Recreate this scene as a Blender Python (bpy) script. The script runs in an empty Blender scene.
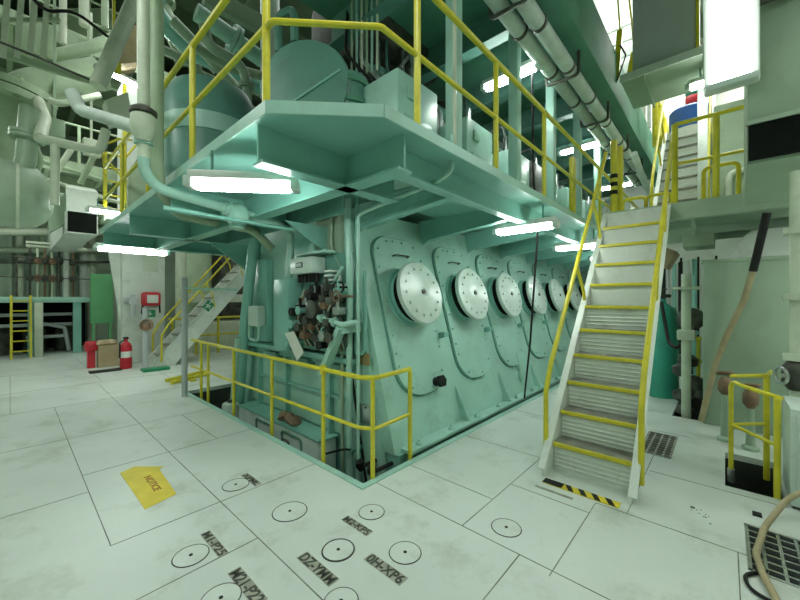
import bpy, bmesh, math, random
from mathutils import Vector, Matrix
random.seed(7)
SC = bpy.context.scene
COL = SC.collection
PI = math.pi
V = Vector

# ------------------------------------------------------------------ camera
FPX, CY, HC = 356.0, 299.0, 1.6
AZ = math.radians(42.4)
FX, FY, RX, RY = math.cos(AZ), math.sin(AZ), math.sin(AZ), -math.cos(AZ)
cam = bpy.data.cameras.new('camera')
cam.sensor_width = 36.0
cam.lens = FPX / 800 * 36.0
cam.shift_y = -(300 - CY) / 800
cam.clip_start = 0.05
co = bpy.data.objects.new('camera', cam)
COL.objects.link(co)
co.location = (0, 0, HC)
co.rotation_euler = (PI / 2, 0, AZ - PI / 2)
SC.camera = co


def at(px, py, x=None, y=None, z=None, t=None):
    r = (px - 400) / FPX
    d = V((FX + r * RX, FY + r * RY, (CY - py) / FPX))
    if z is not None: t = (z - HC) / d.z
    if x is not None: t = x / d.x
    if y is not None: t = y / d.y
    return V((0, 0, HC)) + d * t


# --------------------------------------------------------------- materials
def mat(name, col, rough=0.5, metal=0.0, var=0.12, scale=3.0, dirt=None, dirt_amt=0.0, bump=0.0, spec=0.5):
    m = bpy.data.materials.new(name)
    m.use_nodes = True
    nt = m.node_tree
    n, l = nt.nodes, nt.links
    b = n['Principled BSDF']
    b.inputs['Roughness'].default_value = rough
    b.inputs['Metallic'].default_value = metal
    b.inputs['Specular IOR Level'].default_value = spec
    tc = n.new('ShaderNodeTexCoord')
    ns = n.new('ShaderNodeTexNoise')
    ns.inputs['Scale'].default_value = scale
    ns.inputs['Detail'].default_value = 6
    l.new(tc.outputs['Object'], ns.inputs['Vector'])
    cr = n.new('ShaderNodeValToRGB')
    c0 = [max(0, c * (1 - var)) for c in col]
    c1 = [min(1, c * (1 + var)) for c in col]
    cr.color_ramp.elements[0].color = (*c0, 1)
    cr.color_ramp.elements[1].color = (*c1, 1)
    cr.color_ramp.elements[0].position = .35
    cr.color_ramp.elements[1].position = .65
    l.new(ns.outputs['Fac'], cr.inputs['Fac'])
    out = cr.outputs['Color']
    if dirt:
        n2 = n.new('ShaderNodeTexNoise')
        n2.inputs['Scale'].default_value = scale * 2.3
        n2.inputs['Detail'].default_value = 10
        n2.inputs['Roughness'].default_value = .7
        l.new(tc.outputs['Object'], n2.inputs['Vector'])
        r2 = n.new('ShaderNodeValToRGB')
        r2.color_ramp.elements[0].position = .52
        r2.color_ramp.elements[1].position = .74
        r2.color_ramp.elements[0].color = (0, 0, 0, 1)
        r2.color_ramp.elements[1].color = (dirt_amt,) * 3 + (1,)
        l.new(n2.outputs['Fac'], r2.inputs['Fac'])
        mx = n.new('ShaderNodeMix')
        mx.data_type = 'RGBA'
        l.new(r2.outputs['Color'], mx.inputs[0])
        l.new(out, mx.inputs[6])
        mx.inputs[7].default_value = (*dirt, 1)
        out = mx.outputs[2]
    l.new(out, b.inputs['Base Color'])
    if bump:
        bp = n.new('ShaderNodeBump')
        bp.inputs['Strength'].default_value = bump
        bp.inputs['Distance'].default_value = .01
        l.new(ns.outputs['Fac'], bp.inputs['Height'])
        l.new(bp.outputs['Normal'], b.inputs['Normal'])
    return m


def emit(name, col, st):
    m = bpy.data.materials.new(name)
    m.use_nodes = True
    b = m.node_tree.nodes['Principled BSDF']
    b.inputs['Base Color'].default_value = (.9, .95, .92, 1)
    b.inputs['Emission Color'].default_value = (*col, 1)
    b.inputs['Emission Strength'].default_value = st
    return m


DIRT = (.16, .13, .08)
M = dict(
    floor=mat('floor_paint', (.61, .665, .615), .40, 0, .08, .8, (.34, .37, .29), .75, .03),
    teal=mat('teal_paint', (.23, .50, .43), .34, 0, .09, 1.6, (.20, .32, .25), .4, .03),
    tealp=mat('pale_teal_paint', (.37, .61, .52), .36, 0, .09, 1.3, (.24, .30, .22), .45, .04),
    teald=mat('deep_teal_paint', (.12, .29, .24), .4, 0, .12, 1.5, (.08, .14, .1), .5),
    cover=mat('valve_cover_paint', (.58, .69, .63), .3, 0, .06, 3, (.3, .3, .25), .3),
    green=mat('light_green_paint', (.34, .45, .33), .45, 0, .08, 1.1, (.25, .27, .17), .4, .02),
    beige=mat('beige_green_paint', (.36, .46, .31), .5, 0, .14, 2.0, (.2, .2, .12), .5, .03),
    cream=mat('cream_paint', (.60, .66, .52), .45, 0, .09, 2.0, DIRT, .3),
    girder=mat('girder_green_paint', (.11, .29, .20), .7, 0, .12, 1.5, (.07, .12, .08), .4, spec=.2),
    white=mat('white_paint', (.70, .75, .69), .42, 0, .06, 2.5, (.34, .33, .26), .4, .02),
    lag=mat('insulation_wrap', (.52, .60, .54), .65, 0, .1, 5, DIRT, .25, .15),
    yellow=mat('yellow_paint', (.66, .58, .03), .36, 0, .1, 4, (.28, .22, .04), .45),
    yel2=mat('yellow_tape', (.72, .58, .03), .5, 0, .08, 6, (.4, .3, .05), .3),
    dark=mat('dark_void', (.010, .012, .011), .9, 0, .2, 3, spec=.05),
    black=mat('black_rubber', (.014, .014, .014), .55, 0, .2, 3, spec=.25),
    grime=mat('oily_machinery', (.07, .075, .06), .45, .2, .5, 6, (.16, .10, .06), .6),
    steel=mat('bare_steel', (.52, .56, .55), .3, .85, .15, 5, (.25, .22, .18), .4),
    tread=mat('worn_tread', (.28, .28, .24), .55, .3, .3, 7, (.12, .10, .07), .6),
    rust=mat('rusty_brown', (.24, .15, .09), .6, .1, .3, 5),
    red=mat('red_paint', (.55, .02, .035), .35, 0, .08, 4),
    sign=mat('sign_green', (.02, .26, .12), .4, 0, .05, 4),
    gpanel=mat('green_panel', (.13, .42, .18), .45, 0, .08, 2),
    bottle=mat('bottle_green', (.04, .34, .24), .4, 0, .1, 3),
    blue=mat('blue_plastic', (.03, .12, .42), .4, 0, .08, 3),
    paper=mat('paper_sheet', (.74, .76, .70), .8, 0, .06, 6),
    plate=mat('brass_plate', (.33, .24, .10), .4, .3, .15, 8),
    ink=mat('stencil_ink', (.05, .055, .045), .7, 0, .3, 30),
    seam=mat('seam_caulk', (.16, .18, .15), .7, 0, .5, 2.5),
    patch=mat('stencil_ground', (.30, .31, .25), .7, 0, .25, 14),
    redink=mat('faded_red_ink', (.40, .16, .03), .7, 0, .2, 30),
    hose=mat('tan_hose', (.36, .30, .17), .6, 0, .15, 6),
    wood=mat('cardboard_tan', (.46, .36, .22), .8, 0, .1, 5),
    grey=mat('grey_panel', (.47, .50, .50), .5, 0, .05, 2),
    wall=mat('wall_paint', (.44, .56, .44), .55, 0, .1, .8, (.3, .32, .22), .4),
    wallw=mat('white_wall_paint', (.72, .76, .70), .55, 0, .06, .8, (.4, .4, .3), .3),
    ceil=mat('deckhead_paint', (.16, .22, .14), .6, 0, .2, .8, (.08, .1, .07), .5),
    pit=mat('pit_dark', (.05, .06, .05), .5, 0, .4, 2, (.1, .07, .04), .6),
    lamp=emit('fluorescent_glow', (.92, 1.0, .94), 46),
    lampb=emit('floodlight_glow', (.92, 1.0, .95), 5),
    lampw=emit('deck_lamp_glow', (.95, 1.0, .93), 24),
)


# ----------------------------------------------------------------- helpers
def wloc(o):
    s = V((0, 0, 0))
    while o:
        s += o.location
        o = o.parent
    return s


def fillet(pts, r, n=5):
    pts = [V(p) for p in pts]
    if len(pts) < 3 or r <= 0: return pts
    out = [pts[0]]
    for i in range(1, len(pts) - 1):
        a, b, c = pts[i - 1], pts[i], pts[i + 1]
        u, w = (a - b), (c - b)
        lu, lw = u.length, w.length
        if lu < 1e-6 or lw < 1e-6: continue
        u /= lu; w /= lw
        ang = u.angle(w)
        if ang > PI - .05: out.append(b); continue
        tl = min(r / math.tan(ang / 2), lu * .49, lw * .49)
        p0, p1 = b + u * tl, b + w * tl
        for k in range(n + 1):
            t = k / n
            out.append(p0 * (1 - t) ** 2 + b * 2 * t * (1 - t) + p1 * t * t)
    out.append(pts[-1])
    return out


class MB:
    def __init__(s): s.bm = bmesh.new()

    def bx(s, x0, x1, y0, y1, z0, z1, bev=0.0):
        c = V(((x0 + x1) / 2, (y0 + y1) / 2, (z0 + z1) / 2))
        return s.box(c, (abs(x1 - x0), abs(y1 - y0), abs(z1 - z0)), None, bev)

    def box(s, c, size, rot=None, bev=0.0):
        mt = Matrix.Translation(V(c)) @ (rot.to_4x4() if rot else Matrix.Identity(4)) @ Matrix.Diagonal((*size, 1))
        r = bmesh.ops.create_cube(s.bm, size=1, matrix=mt)
        if bev:
            es = list({e for v in r['verts'] for e in v.link_edges})
            bmesh.ops.bevel(s.bm, geom=es, offset=min(bev, min(size) * .45), segments=2, affect='EDGES', profile=.5)
        return s

    def bar(s, a, b, w, h, up=(0, 0, 1), bev=0.0):
        a, b = V(a), V(b)
        d = (b - a)
        L = d.length
        d.normalize()
        up = V(up)
        if abs(d.dot(up)) > .98: up = V((1, 0, 0))
        sd = up.cross(d).normalized()
        u2 = d.cross(sd)
        rot = Matrix((d, sd, u2)).transposed()
        return s.box((a + b) / 2, (L, w, h), rot, bev)

    def tube(s, pts, r, n=10, bend=0.0, cap=True, radii=None):
        pts = fillet(pts, bend) if bend else [V(p) for p in pts]
        rings = []
        prev = None
        for i, p in enumerate(pts):
            a = pts[max(0, i - 1)]; b = pts[min(len(pts) - 1, i + 1)]
            d = (b - a).normalized()
            if prev is None:
                ref = V((0, 0, 1)) if abs(d.z) < .9 else V((1, 0, 0))
                sx = d.cross(ref).normalized()
            else:
                sx = (prev - d * prev.dot(d)).normalized()
            prev = sx
            sy = d.cross(sx)
            rr = radii[i] if radii else r
            rings.append([s.bm.verts.new(p + (sx * math.cos(2 * PI * k / n) + sy * math.sin(2 * PI * k / n)) * rr) for k in range(n)])
        for i in range(len(rings) - 1):
            for k in range(n):
                s.bm.faces.new((rings[i][k], rings[i][(k + 1) % n], rings[i + 1][(k + 1) % n], rings[i + 1][k]))
        if cap:
            s.bm.faces.new(rings[0][::-1]); s.bm.faces.new(rings[-1])
        return s

    def cyl(s, a, b, r, n=20, r2=None):
        return s.tube([a, b], r, n, radii=[r, r if r2 is None else r2])

    def lathe(s, o, ax, prof, n=28):
        """prof: (distance along axis, radius)"""
        o, ax = V(o), V(ax).normalized()
        ref = V((0, 0, 1)) if abs(ax.z) < .9 else V((1, 0, 0))
        sx = ax.cross(ref).normalized(); sy = ax.cross(sx)
        rings = []
        for h, r in prof:
            if r < 1e-5: rings.append([s.bm.verts.new(o + ax * h)])
            else: rings.append([s.bm.verts.new(o + ax * h + (sx * math.cos(2 * PI * k / n) + sy * math.sin(2 * PI * k / n)) * r) for k in range(n)])
        for i in range(len(rings) - 1):
            A, B = rings[i], rings[i + 1]
            for k in range(n):
                k2 = (k + 1) % n
                if len(A) == 1 and len(B) == 1: continue
                if len(A) == 1: s.bm.faces.new((A[0], B[k2], B[k]))
                elif len(B) == 1: s.bm.faces.new((A[k], A[k2], B[0]))
                else: s.bm.faces.new((A[k], A[k2], B[k2], B[k]))
        if len(rings[0]) > 1: s.bm.faces.new(rings[0][::-1])
        if len(rings[-1]) > 1: s.bm.faces.new(rings[-1])
        return s

    def prism(s, pts, ext):
        ext = V(ext)
        a = [s.bm.verts.new(V(p)) for p in pts]
        b = [s.bm.verts.new(V(p) + ext) for p in pts]
        n = len(a)
        s.bm.faces.new(a[::-1]); s.bm.faces.new(b)
        for k in range(n): s.bm.faces.new((a[k], a[(k + 1) % n], b[(k + 1) % n], b[k]))
        return s

    def torus(s, c, ax, R, r, n=24, m=8):
        c, ax = V(c), V(ax).normalized()
        ref = V((0, 0, 1)) if abs(ax.z) < .9 else V((1, 0, 0))
        sx = ax.cross(ref).normalized(); sy = ax.cross(sx)
        rings = []
        for k in range(n):
            d = sx * math.cos(2 * PI * k / n) + sy * math.sin(2 * PI * k / n)
            rings.append([s.bm.verts.new(c + d * (R + r * math.cos(2 * PI * j / m)) + ax * r * math.sin(2 * PI * j / m)) for j in range(m)])
        for k in range(n):
            for j in range(m):
                s.bm.faces.new((rings[k][j], rings[(k + 1) % n][j], rings[(k + 1) % n][(j + 1) % m], rings[k][(j + 1) % m]))
        return s

    def build(s, name, m, parent=None, label=None):
        bmesh.ops.recalc_face_normals(s.bm, faces=s.bm.faces)
        if parent is not None:
            off = wloc(parent); loc = V((0, 0, 0))
        else:
            vs = s.bm.verts
            off = V(((min(v.co.x for v in vs) + max(v.co.x for v in vs)) / 2, (min(v.co.y for v in vs) + max(v.co.y for v in vs)) / 2, min(v.co.z for v in vs)))
            loc = off
        bmesh.ops.translate(s.bm, verts=s.bm.verts, vec=-off)
        me = bpy.data.meshes.new(name)
        s.bm.to_mesh(me); s.bm.free()
        me.polygons.foreach_set('use_smooth', [True] * len(me.polygons))
        me.set_sharp_from_angle(angle=math.radians(35))
        me.materials.append(M[m] if isinstance(m, str) else m)
        o = bpy.data.objects.new(name, me)
        COL.objects.link(o)
        o.location = loc
        o.parent = parent
        if label: o['label'] = label
        return o


def tag(o, label, cat, group=None, kind=None):
    o['label'] = label; o['category'] = cat
    if group: o['group'] = group
    if kind: o['kind'] = kind
    return o


def thing(name, label, cat, loc=(0, 0, 0), group=None):
    o = bpy.data.objects.new(name, None)
    o.empty_display_size = .1
    COL.objects.link(o)
    o.location = loc
    return tag(o, label, cat, group)


def struct(o):
    o['kind'] = 'structure'
    return o


KIDS = {}


def copy_tree(o, parent=None):
    c = o.copy(); COL.objects.link(c); c.parent = parent
    for ch in [q for q in COL.objects if q.parent == o]: copy_tree(ch, c)
    return c


def place(root, loc, rz=0.0, label=None, group=None):
    root.location = loc; root.rotation_euler = (0, 0, rz)
    if label: root['label'] = label
    if group: root['group'] = group
    return root


def pipe(name, pts, r, m, label, cat='pipe', bend=.15, flanges=(), group=None, n=12, fl=1.7):
    """a pipe run; flanges = fractions along it where a bolted flange sits"""
    pts = [V(p) for p in pts]
    if not flanges:
        return tag(MB().tube(pts, r, n, bend).build(name, m), label, cat, group)
    root = thing(name, label, cat, pts[0], group)
    MB().tube(pts, r, n, bend).build('run', m, root)
    for seg, f in flanges:
        a, b = pts[seg], pts[seg + 1]
        d = (b - a).normalized(); c = a.lerp(b, f)
        k = MB()
        k.cyl(c - d * r * .45, c - d * r * .04, r * fl, 18); k.cyl(c + d * r * .04, c + d * r * .45, r * fl, 18)
        for q in range(6):
            ref = V((0, 0, 1)) if abs(d.z) < .9 else V((1, 0, 0))
            sx = d.cross(ref).normalized(); sy = d.cross(sx)
            e = (sx * math.cos(q * PI / 3) + sy * math.sin(q * PI / 3)) * r * fl * .8
            k.cyl(c + e - d * r * .62, c + e + d * r * .62, r * .14, 6)
        k.build('flange', m, root)
    return root


# ------------------------------------------------------------- THE SETTING
PITX0, PITX1, PITY0, PITY1 = 2.05, 13.0, 2.30, 6.9
holes = [(PITX0, PITX1, PITY0, PITY1), (4.14, 5.04, -.36, .0), (6.12, 7.7, .24, .54), (4.45, 5.22, .40, .68), (2.94, 3.53, -.75, -.10)]
xs = sorted({-3, 14} | {h[0] for h in holes} | {h[1] for h in holes})
ys = sorted({-4, 17} | {h[2] for h in holes} | {h[3] for h in holes})
b = MB()
inh = lambda x, y: any(h[0] < x < h[1] and h[2] < y < h[3] for h in holes)
for i in range(len(xs) - 1):
    for j in range(len(ys) - 1):
        x0, x1, y0, y1 = xs[i], xs[i + 1], ys[j], ys[j + 1]
        if inh((x0 + x1) / 2, (y0 + y1) / 2): continue
        b.bx(x0, x1, y0, y1, -.06, 0)
bmesh.ops.remove_doubles(b.bm, verts=b.bm.verts, dist=.0005)
struct(b.build('floor', 'floor'))
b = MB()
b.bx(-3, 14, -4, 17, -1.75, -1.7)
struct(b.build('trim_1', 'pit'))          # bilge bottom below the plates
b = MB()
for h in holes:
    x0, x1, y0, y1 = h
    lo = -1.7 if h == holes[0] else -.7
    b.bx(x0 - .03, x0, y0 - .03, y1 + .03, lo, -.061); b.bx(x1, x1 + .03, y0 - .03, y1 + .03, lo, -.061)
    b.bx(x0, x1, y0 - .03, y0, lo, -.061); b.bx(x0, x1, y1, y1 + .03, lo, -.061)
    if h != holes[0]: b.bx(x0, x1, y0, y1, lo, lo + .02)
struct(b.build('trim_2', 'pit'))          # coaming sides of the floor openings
b = MB()                                   # raised edge strip round the engine opening
b.bx(PITX0 - .06, PITX0, PITY0 - .06, PITY1, .0, .012); b.bx(PITX0, 9, PITY0 - .06, PITY0, .0, .012)
struct(b.build('trim_3', 'tealp'))
# plate seams (caulked joints)
b = MB()


def seam(x0, y0, x1, y1, w=.006):
    if x0 == x1: b.bx(x0 - w / 2, x0 + w / 2, y0, y1, 0, .0015)
    else: b.bx(x0, x1, y0 - w / 2, y0 + w / 2, 0, .0015)


for s in [(.44, 2.94, .44, 7.3), (.44, 2.94, 1.99, 2.94), (1.12, .6, 1.12, 3.43), (1.12, 3.43, 1.12, 8.6), (.3, 2.31, 1.12, 2.31), (2.15, .75, 2.15, 2.24),
          (1.12, .95, 2.15, .95), (2.15, 1.37, 5.0, 1.37), (2.6, 1.37, 2.6, 2.24), (2.92, .75, 2.92, 1.37), (2.1, .75, 3.1, .75), (3.1, -.9, 3.1, .62), (2.3, -.06, 3.1, -.06), (3.1, .62, 3.1, .75),
          (4.02, -.36, 4.02, .52), (2.15, .2, 2.15, .75), (3.1, .54, 4.45, .54), (5.3, .3, 5.3, 1.4), (3.6, 1.37, 3.6, 2.24), (4.9, 1.37, 4.9, 2.24), (6.2, .6, 6.2, 2.24), (7.4, .6, 7.4, 2.24),
          (.44, 4.3, 1.99, 4.3), (-.5, 3.9, .44, 3.9), (-.5, 5.55, 1.99, 5.55), (-.5, 7.3, 4, 7.3), (-.9, 8.9, 4, 8.9), (1.6, 4.3, 1.6, 5.55), (0, 7.3, 0, 11), (2.2, 7.3, 2.2, 11), (-1, 11, 4, 11), (1.2, 9, 1.2, 13)]:
    seam(*s)
struct(b.build('trim_4', 'seam'))
# shell
b = MB(); b.bx(-3, 14, 17, 17.15, -.06, 9.5); struct(b.build('wall_back', 'wall'))
b = MB(); b.bx(14, 14.15, -4, 17, -.06, 9.5); struct(b.build('wall_right', 'wallw'))
b = MB(); b.bx(-3.15, -3, -4, 17, -.06, 9.5); struct(b.build('wall_left', 'wall'))
b = MB(); b.bx(-3, 14, -4.15, -4, -.06, 9.5); struct(b.build('wall_front', 'wall'))
b = MB(); b.bx(-3, 14, -4, 17, 9.5, 9.65); struct(b.build('ceiling', 'ceil'))
b = MB()
for y in range(-3, 17, 2): b.bx(-3, 14, y - .1, y + .1, 9.1, 9.5)
for x in range(-2, 14, 3): b.bx(x - .15, x + .15, -4, 17, 8.8, 9.5)
struct(b.build('trim_5', 'ceil'))         # deckhead beams
b = MB()
for x in range(-3, 14, 1): b.bx(x - .04, x + .04, 16.8, 17, 0, 9)
struct(b.build('trim_6', 'wall'))         # stiffeners on the back wall

# ------------------------------------------------------------- MAIN ENGINE
SL = .275                                  # lean of the engine side
EX = 2.65
eng = thing('marine_engine', 'huge pale teal ship engine with a row of round covers on its leaning side', 'engine', (EX, 4.3, 0))
b = MB()
b.prism([(EX, 2.49, 0), (EX, 2.49 + SL * 2.66, 2.66), (EX, 6.2 - .21 * 2.66, 2.66), (EX, 6.2, 0)], (10.2, 0, 0))
b.build('crankcase', 'tealp', eng)
b = MB(); b.bx(EX + .02, 12.8, 2.45, 6.25, -1.69, -.001); b.build('bedplate', 'teal', eng)
b = MB(); b.bx(EX + .1, 12.8, 2.355, 2.56, .002, .045, .006)
for i in range(16):
    x = 2.95 + i * .6
    b.cyl((x, 2.42, .045), (x, 2.42, .075), .035, 6); b.cyl((x, 2.42, .075), (x, 2.42, .10), .018, 10)
b.build('base_flange', 'tealp', eng)
nv = V((0, -1, SL)).normalized(); vv = V((0, SL, 1)).normalized(); uu = V((1, 0, 0))
for i in range(8):
    b = MB(); x = 3.93 + i * 1.19
    o = V((x, 2.49, .05))
    b.prism([o + V((-.012, .05, 0)), o + V((-.012, -.10, 0)), o + V((-.012, .11, .42))], (.024, 0, 0))
    b.build('gusset', 'tealp', eng)


def plane(x, v, n=0.0): return V((x, 2.49, 0)) + vv * v + nv * n


def rr_outline(w, h0, h1, rt, rb, k=7):
    pts = []
    for cx, cz, r, a0 in ((w - rb, h0 + rb, rb, -PI / 2), (w - rt, h1 - rt, rt, 0), (-w + rt, h1 - rt, rt, PI / 2), (-w + rb, h0 + rb, rb, PI)):
        for q in range(k + 1):
            a = a0 + PI / 2 * q / k
            pts.append((cx + r * math.cos(a), cz + r * math.sin(a)))
    return pts


def make_door(x):
    ol = rr_outline(.45, .50, 2.44, .26, .38)
    b = MB()
    b.prism([plane(x + u * 1.0, v, .018) for u, v in ol], nv * .022)
    for j in range(0, len(ol)):
        (u0, v0), (u1, v1) = ol[j], ol[(j + 1) % len(ol)]
        L = math.hypot(u1 - u0, v1 - v0); n = max(1, round(L / .2)) if L > .16 else (1 if j % 4 == 0 else 0)
        for q in range(n):
            f = (q + .5) / n
            u, v = u0 + (u1 - u0) * f, v0 + (v1 - v0) * f
            k = .90
            u *= .9; v = 1.47 + (v - 1.47) * .95
            p = plane(x + u, v, .04)
            b.cyl(p, p + nv * .025, .013, 6)
    d = b.build('crankcase_door', 'tealp', eng)
    g = MB(); g.prism([plane(x + u * 1.035, 1.47 + (v - 1.47) * 1.018, 0) for u, v in ol], nv * .019); g.build('door_gasket', 'teald', d)
    h = MB()
    h.tube([plane(x - .13, 2.20, .04), plane(x - .13, 2.20, .09), plane(x + .13, 2.20, .09), plane(x + .13, 2.20, .04)], .009, 8, .03)
    h.build('lifting_handle', 'grime', d)
    # relief valve on the door
    c0 = plane(x + .0, 1.67, .04)
    r = MB(); r.lathe(c0, nv, [(0, .37), (.03, .37), (.03, .33), (.07, .33)], 32); r.build('valve_collar', 'teal', d)
    r = MB(); r.lathe(c0 + nv * .07, nv, [(0, .325), (.10, .325)], 28); r.build('valve_gap_shade', 'dark', d)  # shadow behind the cover, drawn as a near-black cylinder
    r = MB()
    r.lathe(c0 + nv * .17, nv, [(0, .30), (0, .375), (.012, .385), (.05, .385), (.062, .375), (.075, .16), (.085, .12), (.085, .05), (.075, .045), (.075, 0)], 40)
    ref = V((1, 0, 0))
    for q in range(14):
        a = 2 * PI * q / 14
        e = ref * math.cos(a) * .29 + vv * math.sin(a) * .29
        r.cyl(c0 + nv * .225 + e, c0 + nv * .258 + e, .017, 6)
    rv = r.build('relief_valve_cover', 'cover', d)
    r = MB(); r.cyl(c0 + nv * .24, c0 + nv * .262, .028, 12); r.build('centre_plug', 'grime', d)
    # side latch low on the door
    k = MB()
    p = plane(x + .47, 1.15, .04)
    k.bar(p, p + nv * .10, .05, .07); k.bar(p + nv * .08 + V((-.05, 0, 0)), p + nv * .08 + V((.05, 0, 0)), .06, .06); k.build('door_latch', 'teal', d)


for i in range(8): make_door(3.32 + 1.19 * i)
b = MB()
c = plane(3.50, .60, .03); b.cyl(c, c + nv * .10, .055, 12); b.cyl(c + nv * .08, c + nv * .13, .075, 6)
b.build('drain_cock', 'black', eng)
for k in range(3):
    b = MB(); p = plane(5.85, .30 + .17 * k, 0); b.lathe(p, nv, [(0, .08), (.03, .08), (.03, .055), (.05, .055)], 18); b.build('sight_port', 'tealp', eng)
# end face: frame plates, ledges, pads, the inclined corner plate
b = MB()
b.prism([(EX - .05, 2.50, -.6), (EX - .05, 2.50 + SL * 2.6, 2.62), (EX - .05, 2.50 + SL * 2.6 + .42, 2.62), (EX - .05, 2.98, -.6)], (.05, 0, 0)); b.build('corner_plate', 'tealp', eng)
b = MB(); b.prism([(EX - .062, 2.80, -.6), (EX - .062, 2.80 + SL * 2.2, 2.2), (EX - .062, 2.83 + SL * 2.2, 2.2), (EX - .062, 2.83, -.6)], (.02, 0, 0)); b.build('plate_joint', 'black', eng)
b = MB(); b.prism([(EX - .05, 5.75, -.6), (EX - .05, 5.35, 2.62), (EX - .05, 5.6, 2.62), (EX - .05, 6.2, -.6)], (.05, 0, 0)); b.build('corner_plate', 'teal', eng)
b = MB(); b.bx(EX - .16, EX, 3.0, 5.7, .88, .94, .01); b.bx(EX - .06, EX, 3.0, 5.7, .80, .88); b.build('end_ledge', 'teal', eng)
for y in (3.1, 3.9, 4.7, 5.4):
    b = MB(); b.bx(EX - .12, EX, y, y + .3, .74, .84); b.build('ledge_slot', 'teald', eng)
b = MB(); b.bx(EX - .33, EX, 3.99, 4.36, .95, 1.86, .02); b.build('column_casing', 'teal', eng)
b = MB(); b.bx(EX - .10, EX, 3.25, 3.75, 1.85, 2.62, .015); b.bx(EX - .13, EX - .1, 3.3, 3.7, 2.55, 2.62); b.build('bolted_panel', 'green', eng)
b = MB(); b.bx(EX - .08, EX, 3.85, 4.4, 2.0, 2.5, .02); b.build('bolted_panel', 'teal', eng)
b = MB(); b.bx(EX - .11, EX, 4.97, 5.40, .96, 2.2, .02); b.build('side_panel', 'teal', eng)
b = MB(); b.bx(EX - .07, EX, 3.5, 3.53, -.6, .8); b.bx(EX - .07, EX, 4.5, 4.53, -.6, .8); b.bx(EX - .07, EX, 5.3, 5.33, -.6, .8)
b.bx(EX - .05, EX, 3.1, 5.4, .42, .45); b.build('end_stiffener', 'teal', eng)
b = MB(); p = V((EX - .065, 2.90, .95)); b.box(p, (.012, .20, .13), None, .003); b.build('nameplate', 'plate', eng, 'small brown metal nameplate')
b = MB(); b.box((EX - .06, 3.22, 1.62), (.012, .14, .12), None, .003); b.build('data_plate', 'cover', eng, 'pale data plate')
# upper part of the engine, above the walkway
for i in range(7):
    x = 2.95 + 1.19 * i
    b = MB(); b.bx(x - .55, x + .07, 2.22, 2.95, 2.71, 3.74, .02); b.bx(x - .2, x + 1.0, 2.9, 5.5, 2.86, 3.6, .03)
    b.bx(x - .45, x - .05, 2.205, 2.23, 3.1, 3.35, .01); b.bx(x - .42, x - .3, 2.195, 2.23, 3.5, 3.62, .01)
    for q in range(4): b.cyl((x - .48 + .15 * q, 2.23, 2.95), (x - .48 + .15 * q, 2.19, 2.95), .018, 8)
    cb = b.build('cylinder_block', 'tealp', eng)
    b = MB(); b.lathe((x + .5, 3.4, 3.72), (0, 0, 1), [(0, .46), (.25, .46), (.25, .36), (.55, .36), (.6, .2), (.95, .2), (1.0, .12), (1.0, 0)], 24)
    for q in range(8):
        a = q * PI / 4; e = V((math.cos(a) * .4, math.sin(a) * .4, 0)); b.cyl(V((x + .5, 3.4, 3.97)) + e, V((x + .5, 3.4, 4.12)) + e, .035, 6)
    b.build('cylinder_cover', 'grime', eng)
    b = MB(); b.bx(x + .15, x + .35, 2.62, 2.8, 3.55, 4.05, .02); b.cyl((x + .25, 2.7, 4.05), (x + .25, 2.7, 4.3), .05, 12); b.build('fuel_pump', 'steel', eng)
    b = MB(); b.tube([(x + .25, 2.7, 4.25), (x + .25, 2.75, 4.5), (x + .45, 3.2, 4.55), (x + .5, 3.35, 4.3)], .022, 8, .1)
    b.tube([(x + .75, 2.68, 2.9), (x + .75, 2.68, 4.0), (x + .7, 3.1, 4.25)], .03, 8, .1)
    b.tube([(x + .85, 2.66, 2.9), (x + .85, 2.66, 3.8), (x + .85, 3.0, 4.4)], .02, 8, .1); b.build('fuel_pipe', 'steel', eng)
b = MB(); b.bx(3.0, 11, 4.2, 5.4, 3.8, 4.6, .1); b.build('exhaust_receiver', 'grime', eng)
b = MB(); b.cyl((2.9, 3.05, 4.28), (11, 3.05, 4.28), .09, 12); b.build('cooling_main', 'teald', eng)

# ------------------------------------------------ WALKWAY ROUND THE ENGINE
ZD = 2.75
wk = thing('engine_walkway', 'teal steel walkway with a cut corner jutting out round the engine overhead', 'walkway', (1.03, 1.52, 2.66))
b = MB()
b.prism([(1.0, 1.96, 2.69), (1.49, 1.49, 2.69), (12.8, 1.49, 2.69), (12.8, 2.85, 2.69), (2.66, 2.85, 2.69), (2.66, 2.2, 2.69), (1.80, 2.2, 2.69), (1.80, 2.8, 2.69), (2.25, 2.8, 2.69), (2.25, 7.6, 2.69), (1.0, 7.6, 2.69)], (0, 0, .012))
b.bx(2.25, 4.6, 6.3, 7.6, 2.69, 2.702)
b.build('deck_plate', 'teal', wk)
b = MB()
for a, c in (((1.0, 7.6), (1.0, 1.96)), ((1.0, 1.96), (1.49, 1.49)), ((1.49, 1.49), (12.8, 1.49))):
    b.bar((*a, 2.712), (*c, 2.712), .014, .075)
b.build('edge_fascia', 'tealp', wk)
for args in (((1.76, 1.56, 2.46), (1.76, 7.55, 2.46)), ):
    b = MB(); b.bx(1.745, 1.765, 1.56, 7.55, 2.46, 2.69); b.bx(1.69, 1.83, 1.56, 7.55, 2.445, 2.462); b.build('deck_beam', 'teal', wk)
for y in (2.16, 3.95, 5.7):
    b = MB(); b.bx(1.045, 2.28, y - .008, y + .008, 2.46, 2.69); b.bx(1.045, 2.28, y - .06, y + .06, 2.445, 2.462); b.build('deck_beam', 'teal', wk)
b = MB(); b.bx(1.03, 4.5, 7.49, 7.51, 2.50, 2.69); b.bx(1.03, 4.5, 7.4, 7.6, 2.48, 2.50); b.build('deck_beam', 'teal', wk)
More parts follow.
